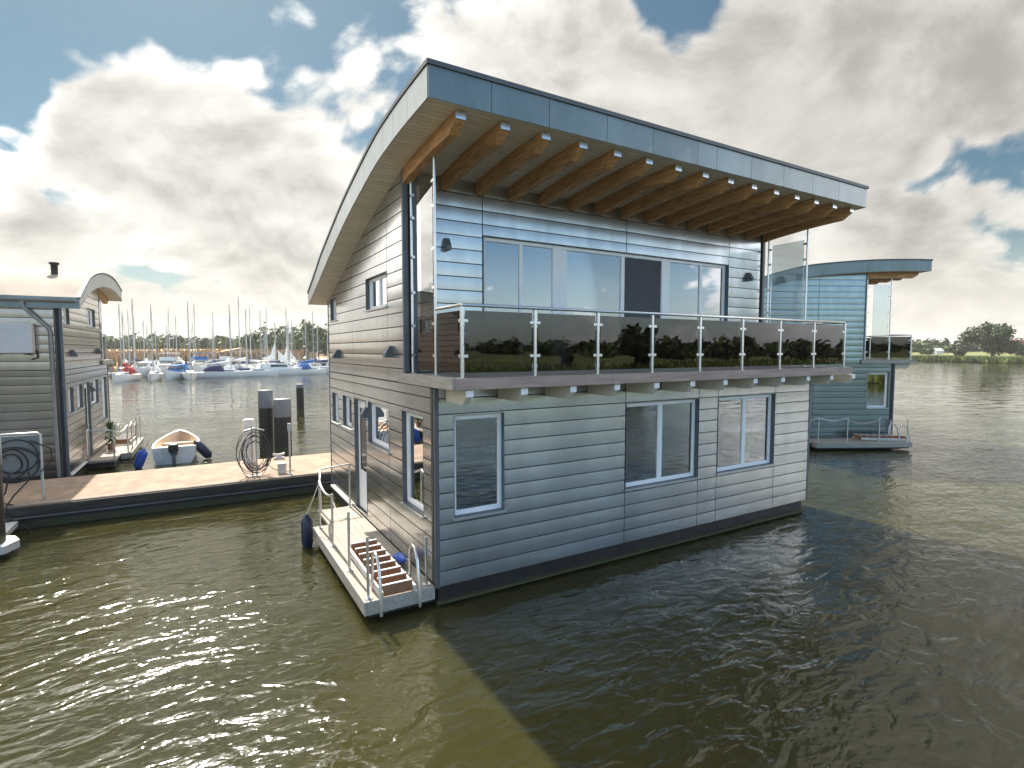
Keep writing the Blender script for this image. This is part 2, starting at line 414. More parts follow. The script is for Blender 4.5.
def houseboat(loc, rz, label, up, low, group=None, ac=False, arc=False, plain=False):
    global SOFF
    SOFF = SOFF_ARC if arc else SOFF_FLAT if plain else crom(SOFF0)
    pv = (4.55, 3.4, 0.)
    rot = Matrix.Rotation(rz, 3, 'Z'); off = rot @ Vector((pv[0], pv[1], 0))
    root = empty('houseboat', (loc[0]+off.x, loc[1]+off.y, 0), rz, label, 'houseboat', group)
    def B(mb, name, parent=None, **k): return mb.build(name, parent or root, pv, **k)
    # floating hull
    h = MB(); h.box(.04, W_-.12, .05, D_+.05, -.55, .272, 'hull'); h.box(-.0, W_-.08, -.04, .05, .03, .065, 'dockside')
    B(h, 'floating_hull', bevel=.01)
    ROW = .2275
    # ---- lower walls
    Wf = [(.28, 1.12, 1.26, 2.76), (3.57, 5.41, 1.25, 2.77), (5.98, 7.79, 1.25, 2.77)]
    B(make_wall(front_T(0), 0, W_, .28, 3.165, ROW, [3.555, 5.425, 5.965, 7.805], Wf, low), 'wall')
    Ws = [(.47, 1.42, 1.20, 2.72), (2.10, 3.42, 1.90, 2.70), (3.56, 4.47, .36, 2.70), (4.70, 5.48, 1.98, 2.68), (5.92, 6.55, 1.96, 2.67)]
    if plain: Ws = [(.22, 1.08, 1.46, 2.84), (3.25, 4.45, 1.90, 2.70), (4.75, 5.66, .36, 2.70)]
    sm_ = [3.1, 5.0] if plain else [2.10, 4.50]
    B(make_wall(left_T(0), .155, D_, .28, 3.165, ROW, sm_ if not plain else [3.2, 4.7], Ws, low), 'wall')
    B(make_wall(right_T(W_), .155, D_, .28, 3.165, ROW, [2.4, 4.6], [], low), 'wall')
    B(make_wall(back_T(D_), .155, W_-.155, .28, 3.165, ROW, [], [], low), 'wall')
    # ---- upper walls
    Wu = [(1.42, 7.78, 3.36, 5.66)]
    B(make_wall(front_T(1.25), .155, W_-.155, 3.335, 6.75, ROW, [1.405, 4.66, 7.795], Wu, up, top=lambda u: soffit(1.25)+.085), 'wall')
    Us = [(2.12, 3.44, 4.46, 5.06), (5.93, 6.57, 4.40, 4.92)] if not plain else []
    B(make_wall(left_T(0), 1.27, D_, 3.17, 6.8, ROW, sm_, Us, up, top=lambda u: soffit(u)+.06), 'wall')
    Ur = [(2.12, 3.44, 4.6, 5.3)]
    B(make_wall(right_T(W_), 1.27, D_, 3.17, 6.6, ROW, [2.4, 4.6], Ur, up, top=lambda u: soffit(u)+.06), 'wall')
    B(make_wall(back_T(D_), .155, W_-.155, 3.17, soffit(D_)+.08, ROW, [], [], up), 'wall')
    # ---- inside floors
    fl = MB(); fl.box(.16, W_-.16, .16, D_-.16, .285, .34, 'floorwood'); fl.box(.16, W_-.16, .16, D_-.16, 3.06, 3.16, 'room')
    fl.box(.16, W_-.16, 1.42, D_-.16, 3.175, 3.24, 'floorwood')
    fl.box(4.6, 4.7, .17, D_-.17, .345, 3.05, 'room'); B(fl, 'interior_floor')
    # ---- corner trims
    for q in ((-.012, .05, -.012, .05, .27, 3.16), (W_-.05, W_+.012, -.012, .05, .27, 3.16), (-.012, .05, D_-.05, D_+.012, .27, 4.9), (W_-.05, W_+.012, D_-.05, D_+.012, .27, 4.9),
              (-.012, .075, 1.235, 1.30, 3.34, soffit(1.25)+.02), (W_-.075, W_+.012, 1.235, 1.30, 3.34, soffit(1.25)+.02)):
        t = MB(); t.box(*q, 'trim'); B(t, 'corner_trim', bevel=.006)
    t = MB(); t.box(.135, .24, 1.20, 1.236, 3.34, soffit(1.25)+.02, 'trim'); B(t, 'corner_trim')
    # ---- windows
    F0 = front_T(0); L0 = left_T(0); F1 = front_T(1.25); Rr = right_T(W_)
    make_window(root, pv, F0, *Wf[0], [(.345, 1.055)])
    make_window(root, pv, F0, *Wf[1], [(3.635, 4.425), (4.525, 5.345)])
    make_window(root, pv, F0, *Wf[2], [(6.045, 6.835), (6.935, 7.725)])
    make_window(root, pv, L0, *Ws[0], [(Ws[0][0]+.07, Ws[0][1]-.07)])
    make_window(root, pv, L0, *Ws[1], [(Ws[1][0]+.1, Ws[1][1]-.1)])
    if not plain: make_window(root, pv, L0, *Ws[3], [(4.79, 5.39)])
    if not plain: make_window(root, pv, L0, *Ws[4], [(6.01, 6.46)])
    if not plain: make_window(root, pv, L0, *Us[0], [(2.20, 2.74), (2.82, 3.36)], fw=.05)
    if not plain: make_window(root, pv, L0, *Us[1], [(6.0, 6.5)], fw=.05)
    make_window(root, pv, Rr, *Ur[0], [(2.22, 3.34)])
    make_window(root, pv, F1, *Wu[0], [(1.49, 2.19), (2.26, 2.92), (3.24, 4.60), (4.69, 5.74), (5.98, 6.92), (7.0, 7.70)], fw=.062, pane_keys={3: 'screenmesh'}, label='wide white framed balcony window front with a dark insect screen')
    # ---- door in the side wall
    d = MB(); hh = Ws[2]
    for q in ((hh[0]+.001, hh[0]+.03), (hh[1]-.03, hh[1]-.001)): d.box(q[0], q[1], -.006, .147, hh[2]+.001, hh[3]-.001, 'trim', L0)
    d.box(hh[0]+.03, hh[1]-.03, -.006, .147, hh[3]-.03, hh[3]-.001, 'trim', L0)
    d.box(hh[0]+.032, hh[1]-.032, .07, .13, hh[2]+.005, hh[3]-.032, 'white', L0); dr = B(d, 'door')
    d = MB(); d.box(hh[0]+.2, hh[1]-.2, .062, .0695, 1.2, 2.5, 'darkglass', L0); d.build('pane', dr, pv)
    d = MB(); d.tube([L0(hh[0]+.11, .069, 1.32), L0(hh[0]+.11, .02, 1.32), L0(hh[0]+.23, .02, 1.32)], .012, 'steel'); d.build('door_handle', dr, pv)
    # ---- wall lamps
    def lamp(T, u, z, w2=.07):
        l = MB(); l.prism([(0, .11), (-.05, .11), (-.13, -.02), (-.13, -.09), (0, -.09)], lambda a, b, t: T(u+t, a, z+b), -w2, w2, 'trim'); B(l, 'wall_lamp', bevel=.006)
    if not plain: lamp(L0, 5.83, 3.60); lamp(L0, 1.92, 3.66); lamp(L0, 3.49, 2.46)
    lamp(F1, .73, 5.42, .045); lamp(F1, 8.50, 5.42, .045)
    # ---- balcony
    dk = MB(); dk.box(-.025, W_+.25, -.70, 1.245, 3.285, 3.325, 'greywood'); dk.box(.02, W_+.2, -.66, 1.245, 3.172, 3.283, 'cream')
    deck = B(dk, 'balcony_deck')
    fb = MB()
    for a, b in ((-.03, 2.6), (2.606, 5.4), (5.406, W_+.26)): fb.box(a, b, -.745, -.702, 3.18, 3.335, 'deckwood')
    fb.box(-.032, -.026, -.70, 1.36, 3.18, 3.33, 'greywood'); fb.box(-.075, -.0325, -.742, .62, 3.18, 3.332, 'greywood'); fb.box(-.075, -.0325, .626, 1.36, 3.18, 3.332, 'greywood')
    fb.box(W_+.252, W_+.29, -.70, 1.2, 3.18, 3.332, 'greywood')
    fb.build('edge_board', deck, pv, bevel=.006)
    for k in range(12):
        x = .20+k*.848; ww = .10
        j = MB(); j.prism([(-.018, 3.168), (-.69, 3.168), (-.69, 3.085), (-.59, 2.975), (-.018, 2.975)], lambda a, b, t: (x+t, a, b), -ww/2, ww/2, 'cream')
        jo = B(j, 'joist', bevel=.004)
        j = MB(); j.box(x-ww/2-.006, x+ww/2+.006, -.698, -.6905, 3.08, 3.166, 'white'); j.build('joist_cap', jo, pv)
    # ---- balustrade
    xs = [.10+1.128*i for i in range(9)]; yp = -.68
    posts = [(x, yp) for x in xs]
    for i, (x, y) in enumerate(posts):
        p = MB(); p.box(x-.02, x+.02, y-.02, y+.02, 3.327, 4.262, 'steel'); p.box(x-.05, x+.05, y-.05, y+.05, 3.326, 3.338, 'steel')
        po = B(p, 'rail_post', bevel=.004)
        for z in (3.62, 4.08):
            for sgn in ((1,) if i == 0 else (-1,) if i == 8 else (-1, 1)):
                c = MB(); c.box(x+sgn*.021, x+sgn*.085, y-.014, y+.014, z-.022, z+.022, 'steel'); c.build('glass_clamp', po, pv, bevel=.006)
            if i in (0, 8):
                c = MB(); c.box(x-.014, x+.014, y+.021, y+.085, z-.022, z+.022, 'steel'); c.build('glass_clamp', po, pv, bevel=.006)
    for a, b in zip(xs[:-1], xs[1:]):
        g = MB(); g.box(a+.05, b-.05, yp-.005, yp+.005, 3.40, 4.215, 'tintglass'); B(g, 'glass_panel')
    for x in (xs[0], xs[-1]):
        g = MB(); g.box(x-.005, x+.005, yp+.05, .15, 3.40, 4.215, 'tintglass'); B(g, 'glass_panel')
    r = MB(); r.tube([(xs[0], .18, 4.285), (xs[0], yp+.02, 4.285), (xs[0]+.02, yp, 4.285), (xs[-1]-.02, yp, 4.285), (xs[-1], yp+.02, 4.285), (xs[-1], .18, 4.285)], .024, 'steel', 10); B(r, 'handrail')
    # ---- wind screens at both ends of the balcony
    for x, ya, yb in ((xs[0], .27, .90), (xs[-1], .27, 1.07)):
        for y in (.20, 1.15):
            p = MB(); p.tube([(x, y, 3.327), (x, y, soffit(y)-.19)], .021, 'steel', 10); p.box(x-.045, x+.045, y-.045, y+.045, 3.326, 3.337, 'steel')
            for z in (3.62, 4.08, 4.6, 5.15) + ((5.75, 6.1) if not arc else ()):
                sg = 1 if y < .5 else -1
                p.box(x-.02, x+.02, min(y, y+sg*.085), max(y, y+sg*.085), z-.02, z+.02, 'steel')
            B(p, 'windscreen_pole')
        g = MB(); g.box(x-.005, x+.005, ya, yb, 4.215, 6.19 if not arc else 5.5, 'clearglass'); B(g, 'windscreen_pane')
        g = MB(); g.box(x-.005, x+.005, ya, yb, 3.40, 4.21, 'tintglass'); B(g, 'windscreen_pane')
    # ---- roof
    XA, XB, TH = -.42, 9.32, .41
    rf = MB()
    n = len(SOFF); zt = [z+TH+.02*min(1, (y+.9)/2) for y, z in SOFF]
    zt = [z if y < 5.5 else z-.13*((y-5.5)/1.55) for (y, _), z in zip(SOFF, zt)]
    vs = []
    for x in (XA, XB):
        vs += [(x, y, z) for y, z in SOFF]+[(x, y, t) for (y, _), t in zip(SOFF, zt)]
    i0, i1 = 0, 2*n
    rf.add(vs, [(i, i+1, 2*n+i+1, 2*n+i) for i in range(n-1)], 'soffit', True)
    rf.add(vs, [(n+i, n+i+1, 3*n+i+1, 3*n+i) for i in range(n-1)], 'membrane', True)
    rf.add(vs, [(i, i+1, n+i+1, n+i) for i in range(n-1)]+[(2*n+i, 2*n+i+1, 3*n+i+1, 3*n+i) for i in range(n-1)], 'zinc')
    rf.add(vs, [(0, 2*n, 3*n, n), (n-1, 3*n-1, 4*n-1, 2*n-1)], 'zinc')
    roof = B(rf, 'roof')
    fs = MB()
    seams = [XA-.012, .42, 1.3, 2.3, 3.2, 4.19, 4.65, 5.55, 6.47, 7.38, 8.28, XB+.012]
    for a, b in zip(seams[:-1], seams[1:]): fs.box(a+.004, b-.004, -.916, -.9015, SOFF[0][1]-.012, zt[0]-.045, 'zinc')
    fs.build('fascia', roof, pv)
    dr = MB(); dr.box(XA-.03, XB+.03, -.94, -.89, zt[0]-.045, zt[0]+.012, 'drip')
    for x0, x1 in ((XA-.03, XA+.04), (XB-.04, XB+.03)):
        for i in range(n-1):
            (y0, _), (y1, _) = SOFF[i], SOFF[i+1]
            if i == 0: y0 += .012
            dr.hexa([(x0, y0, zt[i]-.04), (x1, y0, zt[i]-.04), (x1, y1, zt[i+1]-.04), (x0, y1, zt[i+1]-.04), (x0, y0, zt[i]+.012), (x1, y0, zt[i]+.012), (x1, y1, zt[i+1]+.012), (x0, y1, zt[i+1]+.012)], 'drip')
    dr.build('drip_edge', roof, pv)
    for sgn, X in ((-1, XA), (1, XB)):                     # zinc sheets of the curved verge
        sh = MB(); step = 3
        for i in range(0, n-1, 1):
            y0, y1 = SOFF[i][0], SOFF[i+1][0]; ga = .006 if i % step == 0 else 0.
            za0, za1, zb0, zb1 = SOFF[i][1]-.012, SOFF[i+1][1]-.012, zt[i]-.045, zt[i+1]-.045
            xa, xb = X+sgn*.0015, X+sgn*.014
            sh.hexa([(xa, y0+ga, za0), (xb, y0+ga, za0), (xb, y1, za1), (xa, y1, za1), (xa, y0+ga, zb0), (xb, y0+ga, zb0), (xb, y1, zb1), (xa, y1, zb1)], 'zinc')
        sh.build('verge_sheet', roof, pv)
    for k in range(15):                                     # projecting glulam rafters
        x = .06+k*.643; w2 = .066
        ys = [-.76+.1*i for i in range(21)]
        up_ = [(y, soffit(y)-.004) for y in ys]; lo_ = [(y, soffit(y)-.225) for y in ys if y > -.62]
        poly = up_+list(reversed(lo_))+[(-.76, soffit(-.76)-.10)]
        q = MB(); q.prism(poly, lambda a, b, t: (x+t, a, b), -w2, w2, 'glulam'); ra = B(q, 'rafter')
        q = MB(); q.box(x-w2-.004, x+w2+.004, -.772, -.762, soffit(-.76)-.105, soffit(-.76)-.012, 'steel'); q.build('rafter_cap', ra, pv)
    # ---- gutter and downpipe at the low eave
    gt = MB(); ge = soffit(7.05)
    prof = [(7.066+.065+.065*math.cos(a), ge+.22+.065*math.sin(a)) for a in [math.pi+math.pi*i/8 for i in range(9)]]
    prof += [(7.066+.065+.055*math.cos(a), ge+.22+.055*math.sin(a)) for a in [2*math.pi-math.pi*i/8 for i in range(9)]]
    gt.prism(prof, lambda a, b, t: (t, a, b), XA+.05, XB-.05, 'galv'); gu = B(gt, 'gutter')
    dp = MB(); dp.tube([(.72, 7.13, ge+.16), (.72, 7.13, ge+.02), (.28, 6.95, ge-.50), (.24, 6.92, ge-.62), (.20, 6.92, .32)], .042, 'galv', 12); B(dp, 'downpipe')
    fp = MB(); fy = 5.15; fz = interp([(y, t) for (y, _), t in zip(SOFF, zt)], fy)
    fp.lathe([(.11, -.06), (.085, 0), (.085, .27), (.12, .275), (.12, .33)], (.42, fy, fz), 'black', 16); B(fp, 'flue_pipe')
    # ---- entrance platform along the side
    pf = MB(); pf.box(-1.0, -.022, .05, 3.60, .235, .30, 'platform'); pf.box(-.74, -.022, 3.602, 4.72, .235, .30, 'platform')
    plat = B(pf, 'entrance_platform')
    pb = MB(); pb.box(-1.04, -1.002, .012, 3.64, .115, .306, 'greywood'); pb.box(-1.0, -.742, 3.602, 3.64, .115, .304, 'greywood'); pb.box(-1.0, -.022, .012, .0485, .115, .304, 'greywood'); pb.box(-.96, -.03, .06, 3.58, .06, .2, 'hull'); pb.box(-.70, -.03, 3.60, 4.68, .06, .2, 'hull')
    pb.build('edge_board', plat, pv, bevel=.006)
    th = MB(); th.box(-.05, -.0135, 4.75, 6.75, .285, .33, 'white'); B(th, 'base_trim')
    for x, y, hh_ in ((-.70, 4.62, .92), (-.93, 3.52, .92), (-.93, 2.42, .92), (-.94, 1.22, .92), (-.95, .14, .86), (-.085, 4.66, .95), (-.10, .15, .70)):
        p = MB(); p.tube([(x, y, .302), (x, y, .30+hh_)], .020, 'steel', 10); p.box(x-.05, x+.05, y-.05, y+.05, .3005, .312, 'steel'); B(p, 'railing_post')
    def sag(a, b, s, n=10): return [tuple(Vector(a).lerp(Vector(b), i/n)-Vector((0, 0, s*4*(i/n)*(1-i/n)))) for i in range(n+1)]
    for a, b, s in (((-.70, 4.62, 1.20), (-.93, 3.52, 1.20), .13), ((-.93, 3.52, 1.20), (-.93, 2.42, 1.20), .10)):
        q = MB(); q.tube(sag(a, b, s), .024, 'steel', 8); B(q, 'handrail')
    q = MB(); q.tube([(-.70, 4.62, 1.2), (-.085, 4.66, 1.24)], .018, 'steel', 8); B(q, 'handrail')
    q = MB(); q.tube(sag((-.93, 2.42, 1.15), (-.94, 1.22, 1.15), .16), .012, 'rope', 6); B(q, 'railing_rope')
    # swim ladder folded up on the platform
    la = MB()
    for x in (-.80, -.33): la.hexa([(x-.02, .0, .31), (x+.02, .0, .31), (x+.02, 1.78, .36), (x-.02, 1.78, .36), (x-.02, .0, .40), (x+.02, .0, .40), (x+.02, 1.78, .45), (x-.02, 1.78, .45)], 'boatgrey')
    lad = B(la, 'swim_ladder')
    for k in range(8):
        y = .04+k*.243; z = .33+.05*y/1.78
        s_ = MB(); s_.box(-.779, -.351, y, y+.028, z-.015, z+.135, 'brownwood'); s_.box(-.775, -.355, y-.002, y+.034, z+.1355, z+.147, 'boatwhite'); s_.build('rung', lad, pv)
    for x in (-.83, -.28):
        a = [(x, -.06, .10), (x, -.05, .35), (x-.0, .02, .72), (x, .12, .88), (x, .24, .90), (x, .33, .80), (x, .36, .31)]
        q = MB(); q.tube(a, .021, 'steel', 10); q.build('ladder_handle', lad, pv)
    if ac:
        q = MB(); q.box(.55, 1.75, D_+.03, D_+.36, 3.62, 4.38, 'acwhite'); u = B(q, 'ac_unit', bevel=.015)
        q = MB()
        q.box(1.34, 1.73, D_+.361, D_+.372, 3.66, 4.34, 'black'); q.build('fan_grille', u, pv)
        q = MB()
        for x in (.7, 1.35): q.box(x-.02, x+.02, D_+.014, D_+.36, 3.575, 3.615, 'trim')
        q.tube([(.57, D_+.1, 3.7), (.52, D_+.06, 3.66), (.52, D_+.05, 3.5), (.65, D_+.02, 3.45)], .018, 'black'); q.build('bracket', u, pv)
    return root

houseboat((0, 0), 0, 'large silver grey two storey houseboat with smoked glass balcony in the middle', 'panel_up', 'panel_low')
houseboat((20.35, 3.36), R(62), 'blue tinted houseboat at the right behind the grey one', 'panel_up_blue', 'panel_low_blue', plain=True)
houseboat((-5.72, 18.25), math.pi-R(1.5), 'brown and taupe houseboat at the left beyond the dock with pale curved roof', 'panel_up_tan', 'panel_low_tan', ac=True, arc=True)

# ------------------------------------------------------------------ dock and what stands on it
dk = empty('floating_dock', (-6, 8.8, 0), 0, 'long sandy topped floating dock with black sides behind the grey houseboat', 'dock')
pv = (-6, 8.8, 0)
b = MB(); b.box(-34, 17, 7.47, 10.2, .40, .50, 'dockdeck'); b.build('deck', dk, pv, bevel=.01)
b = MB(); b.box(-34.02, 17.02, 7.42, 7.468, .30, .47, 'dockside'); b.box(-34, 17, 7.50, 10.15, -.3, .398, 'hull'); b.box(-34.02, 17.02, 10.202, 10.25, .30, .47, 'dockside')
b.box(-34, 17, 7.435, 7.49, .02, .17, 'dockside')
b.build('side_beam', dk, pv)
b = MB(); b.tube([(-34, 7.40, .25), (-20, 7.40, .24), (-8, 7.40, .26), (-2, 7.405, .24), (6, 7.40, .25), (17, 7.4, .25)], .018, 'trim', 8); b.build('service_pipe', dk, pv)
b = MB()
for i in range(17): b.box(-33.6+i*3, -30.64+i*3, 7.52, 7.56, .501, .507, 'greywood')
b.build('edge_strip', dk, pv)

def coil(loc, rad, n, key, seed, squash=1.15, tails=(), r=.012):
    rr = random.Random(seed); mb = MB()
    for k in range(n):
        a0 = rr.uniform(0, 6); dx = rr.uniform(-.07, .07); rd = rad*rr.uniform(.55, 1.08); dy = rr.uniform(-.05, .05); e = rr.uniform(.9, 1.1); dz = rr.uniform(-.16, .05)
        mb.tube([(loc[0]+dx+rd*math.cos(a)*e, loc[1]+dy+.03*math.sin(3*a+a0), loc[2]+dz+rd*squash*math.sin(a)) for a in [2*math.pi*i/28 for i in range(28)]], r, key, 6, closed=True)
    for t in tails: mb.tube(t, r, key, 6)
    return mb

# hose stand behind the grey house
hs = empty('hose_stand', (-1.66, 7.95, .5), 0, 'steel hose stand on dock beside the grey houseboat', 'stand')
pv = (-1.66, 7.95, .5); b = MB()
for dx in (-.05, .05): b.tube([(-1.66+dx, 7.95, .5), (-1.66+dx, 7.95, 1.80)], .02, 'steel')
b.box(-1.82, -1.50, 7.82, 8.08, .502, .515, 'steel'); b.build('stand_frame', hs, pv)
b = MB(); b.tube([(-1.90, 7.91, 1.66), (-1.66, 7.90, 1.73), (-1.42, 7.91, 1.66)], .018, 'steel'); b.build('hook', hs, pv)
o = coil((-1.63, 7.87, 1.13), .36, 11, 'hose', 3, 1.5, r=.009, tails= [[(-1.4, 7.9, .8), (-1.2, 7.92, .62), (-1.0, 7.95, .53), (-.7, 8.0, .53)], [(-1.75, 7.88, .55), (-1.9, 7.8, .525), (-1.5, 7.75, .525), (-1.3, 7.85, .525)]]).build('hose_coil', None, (-1.66, 7.87, .5))
o.location = (-1.66, 7.87, .5); tag(o, 'black hose coiled on the steel stand beside the grey houseboat', 'hose')
# slim post with box
po = empty('power_post', (-.85, 7.72, .5), 0, 'slim steel post at the dock edge beside the hose coil', 'post'); pv = (-.85, 7.72, .5)
b = MB(); b.tube([(-.85, 7.72, .5), (-.85, 7.72, 1.62)], .025, 'steel'); b.box(-.91, -.79, 7.66, 7.78, .5, .515, 'steel'); b.build('pole', po, pv)
b = MB(); b.box(-.89, -.81, 7.695, 7.745, 1.62, 1.82, 'acwhite'); b.build('socket_head', po, pv, bevel=.01)
b = MB(); b.box(-1.12, -.92, 7.86, 8.02, .502, .74, 'concretepost'); b.box(-1.14, -.9, 7.84, 8.04, .742, .77, 'acwhite')
o = b.build('junction_box', None, (-1.02, 7.94, .5), bevel=.01); o.location = (-1.02, 7.94, .5); tag(o, 'small pale box on the dock at the foot of the slim post', 'box')
# cleat
b = MB(); b.box(-.98, -.70, 9.88, 10.0, .502, .56, 'acwhite'); b.tube([(-1.0, 9.94, .66), (-.9, 9.94, .63), (-.78, 9.94, .63), (-.68, 9.94, .66)], .035, 'acwhite'); b.box(-.92, -.76, 9.9, 9.98, .56, .62, 'acwhite')
o = b.build('mooring_cleat', None, (-.84, 9.94, .5)); o.location = (-.84, 9.94, .5); tag(o, 'pale mooring cleat on the dock before the dark piles', 'cleat')

def pile(x, y, r, top, label, cap=.45, group='mooring piles around the dock'):
    e = empty('mooring_pile', (x, y, 0), 0, label, 'pile', group)
    b = MB(); b.lathe([(r, -1.2), (r, top-cap)], (0, 0, 0), 'pile', 24); b.build('shaft', e)
    b = MB(); b.lathe([(r+.008, top-cap+.001), (r+.008, top-.02), (r-.01, top), (.001, top+.01)], (0, 0, 0), 'pilecap', 24); b.build('sleeve', e)
    return e
pile(-.79, 13.55, .235, 2.30, 'tallest dark pile with grey sleeve behind the hose coil', .62)
pile(-.33, 12.95, .285, 2.02, 'thick dark pile with grey sleeve right of the tallest pile', .62)
pile(2.24, 25.4, .205, 1.77, 'lone slim dark pile standing far out in the water', .22)
lp = pile(-6.22, 5.85, .27, 2.15, 'dark pile with white guide collar at the left frame edge', .5)
b = MB(); ring = [(.27+.02, .0), (.40, .0), (.40, .13), (.29, .13), (.29, 0)]
b.lathe([(.30, .10), (.46, .10), (.46, .24), (.30, .24)], (0, 0, 0), 'acwhite', 8, smooth=False); b.box(-.12, .12, .44, 1.5, .12, .22, 'acwhite'); b.build('guide_collar', lp)
b = MB(); b.lathe([(.16, 0), (.16, 1.20), (.13, 1.24), (.001, 1.25)], (0, 0, 0), 'concretepost', 20); b.lathe([(.2, .001), (.2, .03)], (0, 0, 0), 'acwhite', 20)
o = b.build('bollard', None); o.location = (-1.62, 9.9, .5); tag(o, 'pale round bollard on the dock behind the hose coil', 'bollard')

# cable rack at the left
cr = empty('cable_rack', (-6.2, 7.85, .5), 0, 'framed panel rack for cables on the dock by the taupe houseboat', 'rack'); pv = (-6.2, 7.85, .5)
b = MB(); b.box(-6.72, -5.80, 7.87, 7.90, 1.02, 1.90, 'pale_panel'); b.build('back_panel', cr, pv)
b = MB()
b.tube([(-6.74, 7.85, .5), (-6.74, 7.85, 1.90), (-6.70, 7.85, 1.94), (-5.82, 7.85, 1.94), (-5.78, 7.85, 1.90), (-5.78, 7.85, .5)], .028, 'sill'); b.build('frame', cr, pv)
tl = [[(-6.45, 7.8, 1.05), (-6.5, 7.74, .8), (-6.42, 7.6, .58), (-6.2, 7.5, .53)], [(-6.0, 7.8, 1.15), (-5.95, 7.75, 1.0), (-6.2, 7.62, .7), (-6.3, 7.45, .5), (-6.2, 7.37, .2), (-5.9, 7.3, .02)], [(-6.3, 7.8, 1.1), (-6.35, 7.7, .75), (-6.5, 7.5, .53), (-6.3, 7.36, .35), (-6.0, 7.35, .1)], [(-5.95, 7.8, 1.8), (-5.62, 7.85, 1.6), (-5.60, 7.86, 1.35), (-5.8, 7.83, 1.1)]]
o = coil((-6.22, 7.78, 1.44), .36, 5, 'black', 5, 1.0, tl, .016).build('cable_coil', None, (-6.22, 7.78, .5)); o.location = (-6.22, 7.78, .5)
tag(o, 'black cable coiled on the framed rack at the left', 'cable')

# fenders
def fender(loc, key, label, rx=0., ry=0., L=.62, r=.105, line=.45, lean=(.05, .03)):
    e = empty('boat_fender', loc, 0, label, 'fender'); e.rotation_euler = (rx, ry, .0)
    prof = [(.02, -L/2-.03), (.05, -L/2), (r*.8, -L/2+.05), (r, -L/2+.12), (r, L/2-.12), (r*.8, L/2-.05), (.045, L/2), (.03, L/2+.05)]
    b = MB(); b.lathe(prof, (0, 0, 0), key, 16); b.build('body', e)
    b = MB(); b.tube([(0, 0, L/2+.04), (lean[0]*.5, lean[1]*.5, L/2+line*.5), (lean[0], lean[1], L/2+line)], .010, 'rope', 6); b.build('line', e)
    return e
fender((-1.17, 3.50, .26), 'navy', 'navy fender hanging from the entrance platform rail of the grey houseboat', line=.62, lean=(.245, .03))
fender((-.20, 1.02, .42), 'blueplastic', 'small blue fender lying on the platform beside the folded ladder', rx=R(80), L=.4, r=.08, line=.1)
fender((19.02, 4.4, .06), 'blueplastic', 'bright blue fender hanging under the platform of the blue houseboat', ry=R(60), L=.6, r=.13, line=.2)

# plant and basket on the far platform of the left house
pt = empty('potted_plant', (-5.42, 15.6, .30), 0, 'tall green potted plant on the platform of the taupe houseboat', 'plant')
b = MB(); b.lathe([(.13, .001), (.17, .30), (.15, .30), (.14, .27), (.001, .26)], (0, 0, 0), 'brownwood', 16); b.build('pot', pt)
b = MB(); rr = random.Random(4)
for k in range(260):
    a = rr.uniform(0, 6.28); z = rr.uniform(.3, 1.25); ra = rr.uniform(.02, .24)*(1.1-abs(z-.7)*.8); d = Vector((rr.gauss(0, 1), rr.gauss(0, 1), rr.gauss(.6, 1))).normalized(); s_ = d.cross(Vector((.3, .2, 1))).normalized()*.035
    p = Vector((ra*math.cos(a), ra*math.sin(a), z)); b.add([p-s_, p+d*.12-s_*.2, p+d*.16, p+s_], [(0, 1, 2, 3)], 'plantgreen')
b.tube([(0, 0, .26), (0, 0, 1.0)], .012, 'bark'); b.build('foliage', pt, recalc=False); pt.scale = (.75, .75, .75)

# ------------------------------------------------------------------ boats
def hull_secs(L, B, free, draft, sheer=.25, trans=.75, n=14, inset=0., bowrake=.5):
    secs = []
    for i in range(n+1):
        t = i/n                                  # 0 stern .. 1 bow
        bw = B/2*(trans+(1-trans)*math.sin(min(t/.42, 1)*math.pi/2))*(1 if t < .42 else max(.02, max(0., math.cos((t-.42)/.58*math.pi/2))**.75))
        z = free*(1+sheer*(t-.35)**2*2.2); y = -L/2+L*t
        yr = y-bowrake*max(0, t-.6)/.4
        secs.append((bw-inset, z, y, yr))
    return secs
def add_hull(mb, L, B, free, draft, key, deck=None, **k):
    out = []
    for bw, z, y, yr in hull_secs(L, B, free, draft, **k):
        bw = max(bw, .015)
        out.append([(-bw, y, z), (-bw*.97, y*.5+yr*.5, z*.45), (-bw*.82, yr, 0.02), (-bw*.5, yr, -draft*.6), (0, yr, -draft), (bw*.5, yr, -draft*.6), (bw*.82, yr, .02), (bw*.97, y*.5+yr*.5, z*.45), (bw, y, z)])
    mb.loft(out, key, cap=False, closed=False)
    mb.add(out[0], [tuple(range(9))], key)
    if deck:
        vs = [p for s in out for p in (s[0], s[8])]
        mb.add(vs, [(2*i, 2*i+1, 2*i+3, 2*i+2) for i in range(len(out)-1)], deck)
    return out

